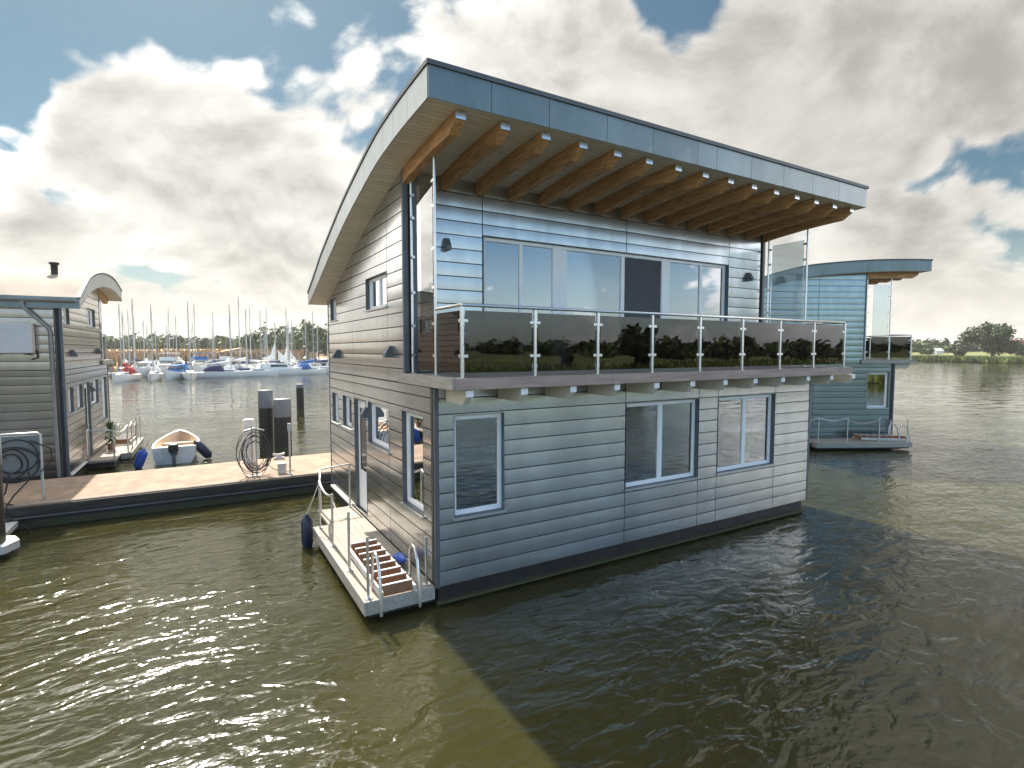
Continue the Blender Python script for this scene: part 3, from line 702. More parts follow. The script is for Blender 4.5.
def sailboat(name_label, group, L=8.5, mast=11., hullkey='boatwhite', cover='canvas_blue', hood=None, loc=(0, 0), rz=0., sails=False, detail=True):
    e = empty('sailing_boat', (loc[0], loc[1], 0), rz, name_label, 'sailboat', group)
    B = L*.32; fr = .85
    b = MB(); add_hull(b, L, B, fr, .45, hullkey, 'boatgrey'); b.build('hull', e, recalc=False)
    # coachroof
    b = MB(); cs = []
    for t, w, h in ((-.12, .62, .42), (.02, .62, .45), (.16, .52, .36), (.30, .28, .10)):
        y = L*t; bw = B/2*w; cs.append([(-bw, y, fr*.95), (-bw*.85, y, fr+h), (bw*.85, y, fr+h), (bw, y, fr*.95)])
    b.loft(cs, 'boatwhite', smooth=False); cab = b.build('cabin', e)
    if detail:
        b = MB()
        for s in (-1, 1): b.hexa([(s*B/2*.60, -L*.10, fr+.16), (s*B/2*.585, -L*.10, fr+.28), (s*B/2*.51, L*.14, fr+.25), (s*B/2*.525, L*.14, fr+.15), (s*B/2*.64, -L*.10, fr+.16), (s*B/2*.625, -L*.10, fr+.28), (s*B/2*.55, L*.14, fr+.25), (s*B/2*.565, L*.14, fr+.15)], 'darkglass')
        b.build('cabin_window', cab)
    ym = L*.10
    b = MB(); b.tube([(0, ym, fr), (0, ym, mast)], .095, 'alu', 8, r2=.06)
    b.tube([(-.55, ym, mast*.62), (.55, ym, mast*.62)], .03, 'alu', 6); b.build('mast', e)
    b = MB()
    for p in ((0, L*.49, fr+.15), (0, -L*.49, fr+.1), (-B*.46, ym-.1, fr), (B*.46, ym-.1, fr)): b.tube([p, (0, ym, mast-.25)], .014, 'alu', 4)
    b.build('rigging', e)
    b = MB(); b.tube([(0, ym-.1, fr+1.15), (0, ym-L*.40, fr+1.10)], .06, 'alu', 8); bo = b.build('boom', e)
    if cover:
        b = MB(); cs = []
        for i in range(7):
            t = i/6; y = ym-.08-L*.385*t; hh = .42*(1-t)+.16; w = .17*(1-t*.5)
            cs.append([(w*math.cos(a), y, fr+1.16+hh*.5+hh*.55*math.sin(a)) for a in [6.283*j/8 for j in range(8)]])
        b.loft(cs, cover); b.build('sail_cover', bo)
    if hood:
        b = MB(); cs = []
        for y, h, w in ((-.02, .45, .62), (-.07, .98, .66), (-.14, 1.10, .66), (-.24, 1.02, .66), (-.34, .55, .66)):
            cs.append([(-B/2*w, L*y, fr+.1), (-B/2*w*.9, L*y, fr+h*.8), (-B/2*w*.4, L*y, fr+h+.05), (B/2*w*.4, L*y, fr+h+.05), (B/2*w*.9, L*y, fr+h*.8), (B/2*w, L*y, fr+.1)])
        b.loft(cs, hood); b.build('spray_hood', e)
    if sails:
        b = MB(); b.add([(.0, ym-.12, fr+1.3), (.2, ym-L*.12, fr+1.25), (.12, ym-L*.30, fr+1.25), (.1, ym-L*.12, mast*.36), (0, ym-.12, mast*.60)], [(0, 1, 4), (1, 2, 3), (1, 3, 4)], 'canvas_white', True); b.build('mainsail', e, recalc=False)
        b = MB(); b.add([(.0, L*.48, fr+.3), (.3, ym+L*.16, fr+.5), (.1, ym+.4, fr+.6), (.06, ym+.4, mast*.45)], [(0, 1, 3), (1, 2, 3)], 'canvas_white', True); b.build('jib', e, recalc=False)
    return e

def motorboat(label, group, L=9., hullkey='boatwhite', canopy='canvas_blue', loc=(0, 0), rz=0., fly=False, cab='boatwhite'):
    e = empty('motor_boat', (loc[0], loc[1], 0), rz, label, 'motorboat', group)
    B = L*.34; fr = 1.05
    b = MB(); add_hull(b, L, B, fr, .4, hullkey, 'boatgrey', trans=.9, sheer=.5); b.build('hull', e, recalc=False)
    b = MB(); cs = []
    for t, w, h in ((-.28, .72, 1.0), (-.1, .74, 1.05), (.08, .68, .95), (.22, .50, .30), (.33, .25, .06)):
        y = L*t; bw = B/2*w; cs.append([(-bw, y, fr*.95), (-bw*.86, y, fr+h), (bw*.86, y, fr+h), (bw, y, fr*.95)])
    b.loft(cs, cab, smooth=False); ca = b.build('cabin', e)
    b = MB()
    for s in (-1, 1): b.hexa([(s*B/2*.70, -L*.26, fr+.42), (s*B/2*.65, -L*.26, fr+.82), (s*B/2*.62, L*.06, fr+.78), (s*B/2*.665, L*.09, fr+.42), (s*B/2*.735, -L*.26, fr+.42), (s*B/2*.685, -L*.26, fr+.82), (s*B/2*.655, L*.06, fr+.78), (s*B/2*.70, L*.09, fr+.42)], 'darkglass')
    b.hexa([(-B/2*.5, L*.10, fr+.86), (B/2*.5, L*.10, fr+.86), (B/2*.42, L*.19, fr+.46), (-B/2*.42, L*.19, fr+.46), (-B/2*.5, L*.115, fr+.92), (B/2*.5, L*.115, fr+.92), (B/2*.42, L*.205, fr+.5), (-B/2*.42, L*.205, fr+.5)], 'darkglass')
    b.build('cabin_window', ca)
    if canopy:
        b = MB(); cs = []
        for y, h in ((-.28, 1.02), (-.34, 1.12), (-.44, .95), (-.48, .35)):
            w = B/2*.74; cs.append([(-w, L*y, fr), (-w*.9, L*y, fr+h), (w*.9, L*y, fr+h), (w, L*y, fr)])
        b.loft(cs, canopy); b.build('canopy', e)
    if fly:
        b = MB(); b.box(-B*.30, B*.30, -L*.26, L*.02, fr+1.06, fr+1.14, cab); b.box(-B*.29, B*.29, -L*.02, L*.01, fr+1.14, fr+1.65, 'canvas_blue' if canopy == 'canvas_blue' else 'boatwhite'); b.box(-B*.31, B*.31, -L*.24, L*.03, fr+2.15, fr+2.22, canopy or 'boatwhite')
        for s in (-1, 1):
            for y in (-.22, 0.01): b.tube([(s*B*.28, L*y, fr+1.14), (s*B*.29, L*y, fr+2.15)], .03, 'alu', 6)
        b.build('flybridge', e)
    b = MB()
    for s in (-1, 1): b.tube([(s*B*.42, -L*.1, fr+.55), (s*B*.38, L*.2, fr+.7), (s*.1, L*.47, fr+.95)], .02, 'alu', 5)
    b.build('bow_rail', e)
    return e

# open dinghy with outboard next to the left platform
dg = empty('open_dinghy', (-3.5, 15.2, 0), R(-2), 'white open dinghy with cream inside and outboard engine moored behind the dock', 'dinghy')
b = MB(); o_ = add_hull(b, 4.3, 1.75, .62, .18, 'boatwhite', None, trans=.86, sheer=.45, bowrake=.35)
ins = []
for i, (bw, z, y, yr) in enumerate(hull_secs(4.3, 1.75, .62, .18, trans=.86, sheer=.45, bowrake=.35)):
    w = max(bw-.09, .008); yy = min(max(y, -2.08), 2.0); yb = min(max(yr, -2.05), 1.75)
    ins.append([(-w, yy, z), (-w*.82, yb, .2), (0, yb, .16), (w*.82, yb, .2), (w, yy, z)])
b.loft(ins, 'boatcream', cap=False, closed=False)
b.add(ins[0], [tuple(range(5))], 'boatcream')
for a, c in ((0, 0), (8, 4)):
    vs = [p for s1, s2 in zip(o_, ins) for p in (s1[a], s2[c])]
    b.add(vs, [(2*i, 2*i+1, 2*i+3, 2*i+2) for i in range(len(ins)-1)], 'boatwhite')
b.add([o_[0][0], ins[0][0], ins[0][4], o_[0][8]], [(0, 1, 2, 3)], 'boatwhite')
b.build('hull', dg, recalc=False)
for y in (-1.35, -.35, .7):
    b = MB(); w = .74 if y < .5 else .62; b.box(-w, w, y-.14, y+.14, .42, .46, 'boatcream'); b.build('thwart', dg)
om = MB(); om.box(-.17, .17, -2.55, -2.17, .52, .86, 'black'); mo = om.build('outboard_engine', dg, bevel=.05)
om = MB(); om.box(-.06, .06, -2.42, -2.28, -.3, .52, 'trim'); om.box(-.12, .12, -2.3, -2.1, .38, .66, 'trim'); om.build('engine_leg', mo)
b = MB()
for x in (-.62, -.42): b.tube([(x, -2.2, .66), (x, -2.28, .55), (x, -2.28, -.1)], .015, 'steel', 6)
for z in (.1, .3): b.tube([(-.62, -2.28, z), (-.42, -2.28, z)], .012, 'steel', 6)
b.build('boarding_ladder', dg); dg.scale = (.79, .79, .79)
fender((-2.74, 13.95, .32), 'navy', 'navy fender at the right side of the open dinghy', ry=R(-38), L=.7, r=.15, line=.25)
fender((-4.45, 13.3, .28), 'blueplastic', 'blue fender between the open dinghy and the taupe houseboat', ry=R(20), L=.6, r=.14, line=.3)

CX, CY, CZ = -2.911, -7.074, 3.7
def at(az, dist): return (CX+dist*math.sin(R(az)), CY+dist*math.cos(R(az)))
GR = 'boats moored in the marina'
front = [  # azimuth (deg from +Y, clockwise), distance, builder
    (-5.2, 79, lambda p: sailboat('white sailboat with red sprayhood and red sail cover, leftmost of the marina front row', GR, 7.4, 10.6, cover='canvas_red', hood='canvas_red', loc=p, rz=R(158))),
    (-3.05, 80, lambda p: sailboat('small white sailboat with dark cockpit right of the red canopy boat', GR, 6.2, 10.8, cover='canvas_white', hood='canvas_white', loc=p, rz=R(172))),
    (-1.5, 81, lambda p: motorboat('small motorboat under bright blue cover in the marina front row', GR, 6.4, canopy='canvas_blue', cab='canvas_blue', loc=p, rz=R(150))),
    (-.35, 80, lambda p: sailboat('white sailboat with blue stripe seen bow on left of long yacht', GR, 7.2, 11.4, cover='canvas_blue', hullkey='boatwhite', loc=p, rz=R(185))),
    (2.5, 83, lambda p: sailboat('long white yacht lying broadside in the marina front row', GR, 10.5, 11.6, cover='canvas_white', hood='canvas_navy', loc=p, rz=R(-86))),
    (5.2, 84, lambda p: sailboat('white racing yacht broadside between long yacht and white sails', GR, 9.0, 10.8, cover=None, loc=p, rz=R(-80))),
    (7.4, 86, lambda p: motorboat('long white motor yacht below the two raised sails', GR, 9.8, canopy='canvas_white', loc=p, rz=R(-78))),
    (10.0, 88, lambda p: sailboat('white sailboat with blue sail cover nearest the grey houseboat', GR, 8.6, 11.2, cover='canvas_blue', hood='canvas_blue', loc=p, rz=R(-70))),
    (11.3, 90, lambda p: sailboat('yacht with navy sail cover rightmost in marina view', GR, 8.6, 9.6, cover='canvas_navy', loc=p, rz=R(-100))),
]
for az, d, fn in front: fn(at(az, d)).scale = (.70, .70, .86)
motorboat('pale blue cabin cruiser with flybridge standing behind the red canopy boat', GR, 10.5, canopy='canvas_white', fly=True, cab='boatgrey', loc=at(-2.0, 92), rz=R(170))
motorboat('motor cruiser with blue flybridge awning behind the blue covered boat', GR, 9.5, canopy='canvas_blue', fly=True, loc=at(.6, 95), rz=R(165))
motorboat('grey motor cruiser with awning behind the long white yacht', GR, 9.5, canopy='canvas_navy', fly=True, cab='boatgrey', loc=at(2.6, 97), rz=R(-160))
sailboat('yacht with white sails raised, left one of two', GR, 8.4, 8.3, cover=None, sails=True, loc=at(6.5, 98), rz=R(-60))
sailboat('yacht with white sails raised, right one of two', GR, 7.8, 8.0, cover=None, sails=True, loc=at(7.7, 101), rz=R(-50))
protos = [sailboat('white sailing yacht with bare mast in the packed marina rows behind', GR, 8.5, 11.0, cover='canvas_navy', loc=at(-4.3, 96), rz=R(170), detail=False),
          sailboat('blue hulled sailing yacht in the packed marina rows behind', GR, 8.0, 10.0, hullkey='boatblue', cover='canvas_white', loc=at(4.1, 94), rz=R(-150), detail=False),
          sailboat('tall white yacht with blue sail cover in the packed marina rows behind', GR, 9.2, 12.3, cover='canvas_blue', loc=at(3.8, 99), rz=R(175), detail=False),
          motorboat('low white motorboat in the packed marina rows behind', GR, 7.5, canopy='canvas_navy', loc=at(-3.6, 91), rz=R(160))]
rr = random.Random(11)
k = 0
for row, dist in enumerate((93, 100, 108, 116, 125)):
    az = -6.6+row*.35
    while az < 13.5:
        az += rr.uniform(1.15, 1.9)
        if any(abs(az-a) < 1.0 and abs(dist-d) < 3.5 for a, d in ((-2, 92), (.6, 95), (2.6, 97), (6.5, 98), (7.7, 101), (-4.3, 96), (4.1, 94), (3.8, 99), (-3.6, 91))): continue
        src = protos[rr.choice((0, 1, 2, 3, 3, 3, 3))]
        c = copy_tree(src); s = rr.uniform(.68, .9); x, y = at(az, dist+rr.uniform(-1, 1))
        c.location = (x, y, 0); c.scale = (s, s, s*rr.uniform(.95, 1.25)); c.rotation_euler = (0, 0, R(rr.choice((0, 180))+rr.uniform(-25, 25))); k += 1
jt = MB(); jt.box(-16, 24, 85.5, 87, .35, .5, 'acwhite')
for i in range(20): jt.lathe([(.12, -.6), (.12, 1.3)], (-15+i*2, 86.9, 0), 'pilecap', 8)
o = jt.build('marina_jetty', None, (4, 86, 0)); o.location = (4, 86, 0); tag(o, 'pale jetty with posts behind the front row of marina boats', 'jetty')
# small boat by the right shore
sailboat('small sailboat with bare mast lying off the right hand shore', None, 7.0, 10.5, cover='canvas_white', loc=(163., 75.), rz=R(100))

# ------------------------------------------------------------------ land
def ground(name, poly, inner, z1, key):
    """poly: shoreline points; inner: matching points inland (z1 high)"""
    b = MB(); n = len(poly); rr = random.Random(len(name)); rows = 10; vs = []
    for j in range(rows+1):
        t = j/rows
        for (x, y), (X, Y) in zip(poly, inner):
            z = -.4+(.9*min(1, t*rows))+(z1-.5)*t**.9+(rr.uniform(-.15, .15) if 0 < j < rows else 0)
            vs.append((x+(X-x)*t**1.6, y+(Y-y)*t**1.6, z))
    b.add(vs, [(j*n+i, j*n+i+1, (j+1)*n+i+1, (j+1)*n+i) for j in range(rows) for i in range(n-1)], key, True)
    o = b.build(name); tag(o, kind='structure'); return o
def seg(pts, n):
    out = []
    for (a, b), (c, d) in zip(pts[:-1], pts[1:]):
        for i in range(n): t = i/n; out.append((a+(c-a)*t, b+(d-b)*t))
    return out+[pts[-1]]
far = seg([(-170, 125), (-60, 132), (0, 134), (30, 138), (70, 150), (130, 190)], 8)
ground('far_bank', far, [(x*3.2, 420) for x, y in far], 7., 'field')
right = seg([(150, 230), (215, 130), (206, 90), (196, 62), (186, 30), (170, -10), (150, -60)], 8)
ground('right_bank', right, [(x*2.2+60, y*2.0+30) for x, y in right], 5., 'grass')
near = seg([(150, -62), (90, -50), (40, -42), (0, -40), (-40, -42), (-120, -60)], 8)
ground('near_bank', near, [(x*2.4, y-240) for x, y in near], 6., 'grass')

def blades(name, pts, n, h, key, label, w=.5, depth=6., z0=.2, seed=1, dirn=(0, 1)):
    rr = random.Random(seed); b = MB()
    L = len(pts)-1
    for k in range(n):
        u = rr.random()*L; i = min(int(u), L-1); t = u-i
        x = pts[i][0]+(pts[i+1][0]-pts[i][0])*t; y = pts[i][1]+(pts[i+1][1]-pts[i][1])*t
        dd = rr.random()**1.5*depth; x += dirn[0]*dd+rr.uniform(-.5, .5); y += dirn[1]*dd+rr.uniform(-.5, .5)
        a = rr.uniform(0, 3.14); hh = h*rr.uniform(.6, 1.1); ww = w*rr.uniform(.6, 1.3); lx, ly = rr.uniform(-.3, .3), rr.uniform(-.3, .3); zz = z0+dd*.05
        ca, sa = math.cos(a)*ww, math.sin(a)*ww
        b.add([(x-ca, y-sa, zz), (x+ca, y+sa, zz), (x+ca*.6+lx, y+sa*.6+ly, zz+hh*.8), (x+lx*1.5, y+ly*1.5, zz+hh), (x-ca*.7+lx, y-sa*.7+ly, zz+hh*.75)], [(0, 1, 2, 3, 4)], key)
    o = b.build(name, recalc=False); tag(o, label, 'reeds', kind='stuff')
blades('reed_bed', [(-60, 133), (0, 135), (24, 138)], 5000, 3.0, 'reed_tan', 'tan reed bed along the far shore behind the marina', depth=22)
blades('reed_bed', right[8:40], 11000, 1.35, 'reed', 'green reed belt along the right hand shore', depth=9, dirn=(1, .1), w=.55, seed=2)
blades('reed_bed', near[6:36], 5000, 1.6, 'reed', 'reeds along the near shore behind the viewer', depth=8, dirn=(0, -1), w=.25, seed=3)

def crown_mesh(name, lobes, n, leaf, key, seed):
    rr = random.Random(seed); b = MB()
    tot = sum(l[3]**2 for l in lobes)
    for (x, y, z, r, sq) in lobes:
        for k in range(int(n*r*r/tot)):
            d = Vector((rr.gauss(0, 1), rr.gauss(0, 1), rr.gauss(0, 1))).normalized()
            rad = r*(rr.random()**.45)*rr.uniform(.85, 1.12)
            p = Vector((x, y, z))+Vector((d.x*rad, d.y*rad, d.z*rad*sq))
            nrm = (d+Vector((rr.gauss(0, .7), rr.gauss(0, .7), rr.gauss(0.2, .7)))).normalized()
            u = nrm.orthogonal().normalized()*leaf*rr.uniform(.5, 1.2); v = nrm.cross(u)*rr.uniform(.5, 1.)
            b.add([p-u, p-v*.7, p+u*.9+v*.2, p+v], [(0, 1, 2, 3)], key)
    return b
def tree(label, group, loc, H, Wd, key, seed, n=900, leaf=.5, trunk=.25, cat='tree', name='broadleaf_tree'):
    rr = random.Random(seed); e = empty(name, (loc[0], loc[1], loc[2] if len(loc) > 2 else .8), 0, label, cat, group)
    lobes = []
    for i in range(12):
        a = rr.uniform(0, 6.28); q = rr.random()**.6; z = H*rr.uniform(.32, .86); k = 1-abs(z/H-.55)*1.2
        lobes.append((Wd*.36*q*math.cos(a)*k*1.25, Wd*.36*q*math.sin(a)*k*1.25, z, Wd*rr.uniform(.13, .22), .8))
    b = crown_mesh('crown', lobes, n, leaf, key, seed); b.build('crown', e, recalc=False)
    b = MB(); b.tube([(0, 0, -.5), (.05*H*.1, 0, H*.35), (0, .02*H, H*.8)], trunk, 'bark', 8, r2=trunk*.3)
    for x, y, z, r, s in lobes[:6]: b.tube([(0, 0, H*.3), (x*.6, y*.6, z*.8), (x, y, z)], trunk*.4, 'bark', 5, r2=trunk*.1)
    b.build('trunk', e); return e
# right hand shore: one big tree, bushes, more behind
tree('large dark round tree standing alone on the right hand shore', None, (214.5, 63.0, .9), 11.0, 15.0, 'leaf_dark', 5, 4200, .55, .5)
G2 = 'bushes on the right hand shore'
for i, (x, y, H, Wd, k, l) in enumerate(((232, 60, 6.5, 12, 'leaf_red', 'russet bush at the right frame edge right of the large tree'), (226, 58, 4.6, 9, 'leaf_dark', 'low dark bush under the russet bush'), (228, 77, 4.0, 6, 'leaf_dark', 'dark bush touching the left side of the large tree'),
        (242, 92, 4.2, 7, 'leaf_mid', 'green bush left of the large tree'), (240, 100, 3.6, 5, 'leaf_dark', 'dark small bush beside the pale boathouse'), (232, 48, 6.0, 10, 'leaf_dark', 'dark bush at right beyond the frame edge'))):
    tree(l, G2, (x, y, .9), H, Wd, k, 20+i, 700, .5, .2, 'bush', 'shore_bush')
def wood(label, az0, az1, d0, d1, n, h0, h1, keys, zb, seed, leaf=.9, per=110, cat='wood'):
    rr = random.Random(seed); b = MB()
    for i in range(n):
        az = az0+(az1-az0)*(i+rr.random())/n; d = rr.uniform(d0, d1); x, y = at(az, d); H = rr.uniform(h0, h1); w = H*rr.uniform(.45, .8); key = rr.choice(keys)
        lobes = [(x+rr.uniform(-w, w)*.7, y+rr.uniform(-w, w)*.5, zb+H*rr.uniform(.35, .8), w*rr.uniform(.45, .75), 1.) for _ in range(4)]
        q = crown_mesh('c', lobes, per, leaf, key, seed*1000+i); o = len(b.v); b.v += q.v; b.f += [tuple(o+t for t in f) for f in q.f]; kk = b.m(key); b.mi += [kk]*len(q.f); b.sm += [False]*len(q.f)
        b.tube([(x, y, zb-1), (x, y, zb+H*.7)], .2, 'bark', 5)
    o = b.build('distant_wood', recalc=False); tag(o, label, cat, kind='stuff')
wood('hazy wood along the far shore behind the marina', -9, 8, 235, 300, 260, 4.5, 7.0, ['leaf_mid', 'leaf_light', 'leaf_light', 'leaf_dark'], 2.2, 2, per=80, leaf=1.1)
wood('darker wood behind the raised sails beside the grey houseboat', 6, 20, 175, 240, 90, 6, 9.5, ['leaf_dark', 'leaf_mid'], 1.6, 3)
wood('dark wood along the horizon behind the right hand shore', 62, 92, 300, 360, 230, 3.2, 6.2, ['leaf_dark', 'leaf_dark', 'leaf_mid'], 1.8, 4, leaf=1.2)
wood('wood on the shore behind the viewer', 100, 262, 95, 170, 420, 2.6, 4.6, ['leaf_dark', 'leaf_mid', 'leaf_dark'], 1.5, 6, leaf=.8)
G3 = 'trees at the right end of the marina'
for i, (az, d, H, Wd, k, l) in enumerate(((9.6, 150, 11.5, 9, 'leaf_light', 'tall light green tree at the right end of the marina'), (10.8, 152, 10.6, 8, 'leaf_mid', 'tall mid green tree next to the grey houseboat eave'), (12.2, 156, 11, 9, 'leaf_mid', 'marina tree mostly hidden behind the grey houseboat'), (8.0, 165, 8.5, 8, 'leaf_mid', 'rounded green tree behind the right raised sail'), (4.8, 165, 7.8, 8, 'leaf_mid', 'rounded green tree left of the raised sails'))):
    tree(l, G3, (*at(az, d), .8), H, Wd, k, 40+i, 900, .5, .25)
tree('big round tree on the near shore behind the viewer', None, (47, -47, .8), 6.5, 6.5, 'leaf_dark', 60, 2200, .35, .35)
tree('small spruce like tree on the near shore behind the viewer', None, (35, -46, .8), 3.8, 2.4, 'leaf_dark', 61, 700, .3, .15)

def hut(name, label, loc, rz, w, d, h, wall, roof, cat):
    e = empty(name, loc, rz, label, cat); b = MB()
    b.prism([(-w/2, 0), (w/2, 0), (w/2, h*.62), (0, h), (-w/2, h*.62)], lambda a, z, t: (a, t, z), -d/2, d/2, wall); b.build('wall', e)
    b = MB()
    for s in (-1, 1): b.prism([(0, h+.12), (s*(w/2+.3), h*.62-.02), (s*(w/2+.3), h*.62+.12), (0, h+.28)], lambda a, z, t: (a, t, z), -d/2-.3, d/2+.3, roof)
    b.build('roof', e)
    b = MB(); b.box(-w*.12, w*.12, -d/2-.04, -d/2-.005, .1, h*.5, 'darkglass'); b.build('door', e)
    for s in (-.33, .33):
        b = MB(); b.box(w*s-w*.08, w*s+w*.08, -d/2-.04, -d/2-.005, h*.25, h*.5, 'darkglass'); b.build('window', e)
hut('boathouse', 'pale blue boathouse in the reeds left of the large tree', (232, 116, 1.), R(-30), 14, 9, 5.5, 'acwhite', 'panel_up_blue', 'boathouse')
hut('shed', 'small white shed between boathouse and large tree', (243, 89, 1.6), R(60), 2.6, 2.6, 2.6, 'boatwhite', 'sill', 'shed')
hut('shore_hall', 'long low hall with orange brown roof behind the marina', (*at(3.9, 150), .8), R(4), 13, 8, 3.2, 'boatcream', 'reed_tan', 'hall')

# ------------------------------------------------------------------ water
b = MB(); S = 4000; b.add([(-S, -S, 0), (S, -S, 0), (S, S, 0), (-S, S, 0)], [(0, 1, 2, 3)], 'water')
o = b.build('water'); tag(o, kind='structure')

# ------------------------------------------------------------------ air
hm = bpy.data.materials.new('pale_air'); hm.use_nodes = True; g = NG(hm.node_tree); g.n.remove(g.n['Principled BSDF'])
pvn = g.new('ShaderNodeVolumePrincipled'); pvn.inputs['Color'].default_value = (.95, .95, .93, 1); pvn.inputs['Density'].default_value = .0003; pvn.inputs['Anisotropy'].default_value = .3
g.l.new(pvn.outputs[0], g.n['Material Output'].inputs['Volume']); M['air'] = hm
b = MB(); b.box(-4200, 4200, -4200, 4200, -3., 26., 'air'); o = b.build('haze'); tag(o, 'thin pale haze in the air over the lagoon', 'haze', kind='stuff')

# ------------------------------------------------------------------ sky, sun
SUN_AZ, SUN_EL = -2.0, 47.
w = bpy.data.worlds.new('World'); scene.world = w; w.use_nodes = True
g = NG(w.node_tree); bg = g.n['Background']; out = g.n['World Output']
sky = g.new('ShaderNodeTexSky', sky_type='NISHITA'); sky.sun_disc = False
sky.sun_elevation = R(SUN_EL); sky.sun_rotation = R(SUN_AZ); sky.air_density = 1.; sky.dust_density = .5; sky.ozone_density = 1.5
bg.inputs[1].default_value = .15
tc = g.new('ShaderNodeTexCoord'); D = tc.outputs['Generated']
sx = g.new('ShaderNodeSeparateXYZ'); g.l.new(D, sx.inputs[0])
def dvec(az, el): return (math.sin(R(az))*math.cos(R(el)), math.cos(R(az))*math.cos(R(el)), math.sin(R(el)))
sund = dvec(SUN_AZ, SUN_EL)
den = g.math('ADD', g.math('MAXIMUM', sx.outputs[2], 0.), .55)
cb = g.new('ShaderNodeCombineXYZ')
for i in range(3): cb.inputs[i].default_value = 1.
def plane(vec):
    s = g.new('ShaderNodeSeparateXYZ'); g.l.new(vec, s.inputs[0])
    de = g.math('ADD', g.math('MAXIMUM', s.outputs[2], 0.), .55)
    c = g.new('ShaderNodeCombineXYZ')
    g.l.new(g.math('DIVIDE', s.outputs[0], de), c.inputs[0]); g.l.new(g.math('DIVIDE', s.outputs[1], de), c.inputs[1])
    return c.outputs[0]
BL = [  # az, el, inner deg, outer deg, weight : where banks of cloud and gaps lie
    (-12., 25., 2., 9., -.55), (-2., 28.5, 2., 8., -.55), (8., 31., 2., 8., -.3), (-12.5, 17.5, .5, 4.5, -.36), (-8., 12.0, .2, 2.6, -.2),
    (-4.5, 20.5, 1., 6., .16), (5., 15., 1., 10., .16), (8., 11., 2., 12., .18),
    (46., 31., .2, 5.5, -.30), (67.5, 15.4, .3, 4., -.26), (73., 14., .3, 3.6, -.2),
    (62., 25., 2., 13., .26), (-32., 20., 12., 17., .4), (185., 30., 30., 68., -.60)]  # the one far left is the added cloud bank, out of view
p0 = plane(D)
def noise2(p, scale, det, rough, dist):
    nd = g.new('ShaderNodeTexNoise', noise_dimensions='2D'); g.l.new(p, nd.inputs['Vector'])
    for k, v in (('Scale', scale), ('Detail', det), ('Roughness', rough), ('Distortion', dist)): nd.inputs[k].default_value = v
    return nd.outputs['Fac']
e0 = g.math('MULTIPLY', noise2(p0, 2.5, 8, .58, .25), 1.15)
vo = g.new('ShaderNodeTexVoronoi', feature='F1', voronoi_dimensions='2D'); g.l.new(p0, vo.inputs['Vector']); vo.inputs['Scale'].default_value = 7.; vo.inputs['Detail'].default_value = 2.; vo.inputs['Roughness'].default_value = .55
bil = g.math('MULTIPLY', vo.outputs['Distance'], -.32)
off = g.new('ShaderNodeVectorMath', operation='ADD'); g.l.new(p0, off.inputs[0]); off.inputs[1].default_value = (sund[0]*.06, sund[1]*.06, 0)
e1 = g.math('MULTIPLY', noise2(off.outputs[0], 2.5, 7, .58, .25), 1.15)
es = g.math('MULTIPLY', noise2(off.outputs[0], 2.5, 3, .5, .25), 1.15)
d0 = g.math('ADD', e0, bil); bs = None
for az, el, a, b_, wt in BL:
    dt = g.vmath('DOT_PRODUCT', D, dvec(az, el), out=1)
    t_ = g.sstep(dt, math.cos(R(b_)), math.cos(R(a)), 0., wt); bs = t_ if bs is None else g.math('ADD', bs, t_)
d0 = g.math('ADD', d0, bs); ds = g.math('ADD', g.math('ADD', es, bs), g.math('MULTIPLY', bil, .6))
TH0 = .08
mask = g.sstep(d0, TH0-.04, TH0+.15)
thick = g.sstep(ds, TH0+.14, TH0+.60)
lit = g.sstep(g.math('SUBTRACT', e0, e1), -.20, .16)        # side of a billow turned to the sun
dots = g.vmath('DOT_PRODUCT', D, sund, out=1)
glow = g.math('POWER', g.math('MAXIMUM', dots, 0.), 4.)
bright = g.math('MULTIPLY_ADD', thick, -.155, .46)
bright = g.math('ADD', bright, g.math('MULTIPLY', lit, .19))
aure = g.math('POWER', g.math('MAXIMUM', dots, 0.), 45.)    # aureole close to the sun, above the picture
high = g.sstep(sx.outputs[2], .50, .85)                      # clouds overhead, out of view, brightened for extra light
behind = g.sstep(sx.outputs[1], .15, -.55)                   # unseen sky opposite the sun, brightened to light the front walls
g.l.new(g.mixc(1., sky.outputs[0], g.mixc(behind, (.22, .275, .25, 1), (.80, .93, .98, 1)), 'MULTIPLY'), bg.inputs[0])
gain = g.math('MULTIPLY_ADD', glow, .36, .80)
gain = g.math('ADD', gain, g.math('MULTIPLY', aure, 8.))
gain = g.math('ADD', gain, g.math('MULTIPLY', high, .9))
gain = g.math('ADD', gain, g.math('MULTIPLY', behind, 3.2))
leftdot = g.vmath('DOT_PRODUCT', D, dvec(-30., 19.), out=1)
gain = g.math('ADD', gain, g.sstep(leftdot, .935, .985, 0., 3.2))   # bright cloud bank added out of view to light the side walls
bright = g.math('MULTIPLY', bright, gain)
ccol = g.mixc(thick, (1., .975, .91, 1), (1., .965, .90, 1))
ccol = g.mixc(behind, ccol, (.91, .955, 1., 1))
cs = g.new('ShaderNodeVectorMath', operation='SCALE'); g.l.new(ccol, cs.inputs[0]); g.l.new(bright, cs.inputs[3])
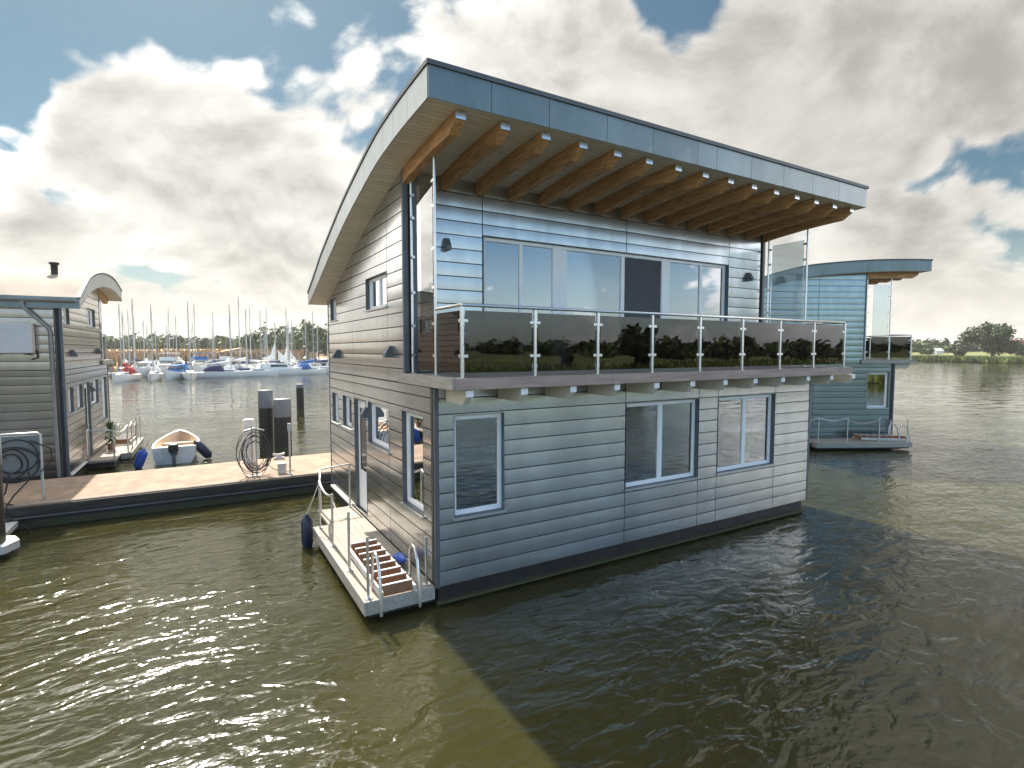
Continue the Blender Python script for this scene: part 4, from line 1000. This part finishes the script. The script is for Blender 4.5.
hz = g.sstep(sx.outputs[2], .0, .20, 1., 0.)
hcol = g.scale(g.mixc(behind, (.71, .675, .595, 1), (.50, .42, .39, 1)), g.math('MULTIPLY_ADD', glow, .35, .90))
ccol2 = g.mixc(g.math('MULTIPLY', hz, .6), cs.outputs[0], hcol)
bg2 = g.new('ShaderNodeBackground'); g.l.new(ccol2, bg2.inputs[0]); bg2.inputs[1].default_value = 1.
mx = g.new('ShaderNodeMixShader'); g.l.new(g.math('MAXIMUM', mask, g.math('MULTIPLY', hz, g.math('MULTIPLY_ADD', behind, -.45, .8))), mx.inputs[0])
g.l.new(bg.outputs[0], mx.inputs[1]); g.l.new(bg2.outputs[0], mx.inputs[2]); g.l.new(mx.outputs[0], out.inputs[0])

sl = bpy.data.lights.new('sun', 'SUN'); sl.energy = 5.; sl.angle = R(.5); sl.color = (1., .93, .82)
so = bpy.data.objects.new('sun', sl); C.objects.link(so)
so.rotation_euler = Vector(sund).to_track_quat('Z', 'Y').to_euler(); so.location = (0, 40, 40)

# ------------------------------------------------------------------ camera
cd = bpy.data.cameras.new('camera'); cd.sensor_width = 36.; cd.lens = 540/1024*36; cd.clip_end = 9000; cd.clip_start = .05
co = bpy.data.objects.new('camera', cd); C.objects.link(co)
p_ = math.atan(34/540); a_ = R(59.5)
fw = Vector((math.cos(a_)*math.cos(p_), math.sin(a_)*math.cos(p_), -math.sin(p_))); rt = Vector((math.sin(a_), -math.cos(a_), 0)); up = rt.cross(fw)
co.matrix_world = Matrix(((rt.x, up.x, -fw.x, CX), (rt.y, up.y, -fw.y, CY), (rt.z, up.z, -fw.z, CZ), (0, 0, 0, 1)))
scene.camera = co
scene.view_settings.view_transform = 'Standard'; scene.view_settings.look = 'None'
scene.view_settings.exposure = .9; scene.view_settings.gamma = 1.
scene.cycles.max_bounces = 6; scene.cycles.diffuse_bounces = 3; scene.cycles.glossy_bounces = 4; scene.cycles.transparent_max_bounces = 16
scene.cycles.sample_clamp_indirect = 6.
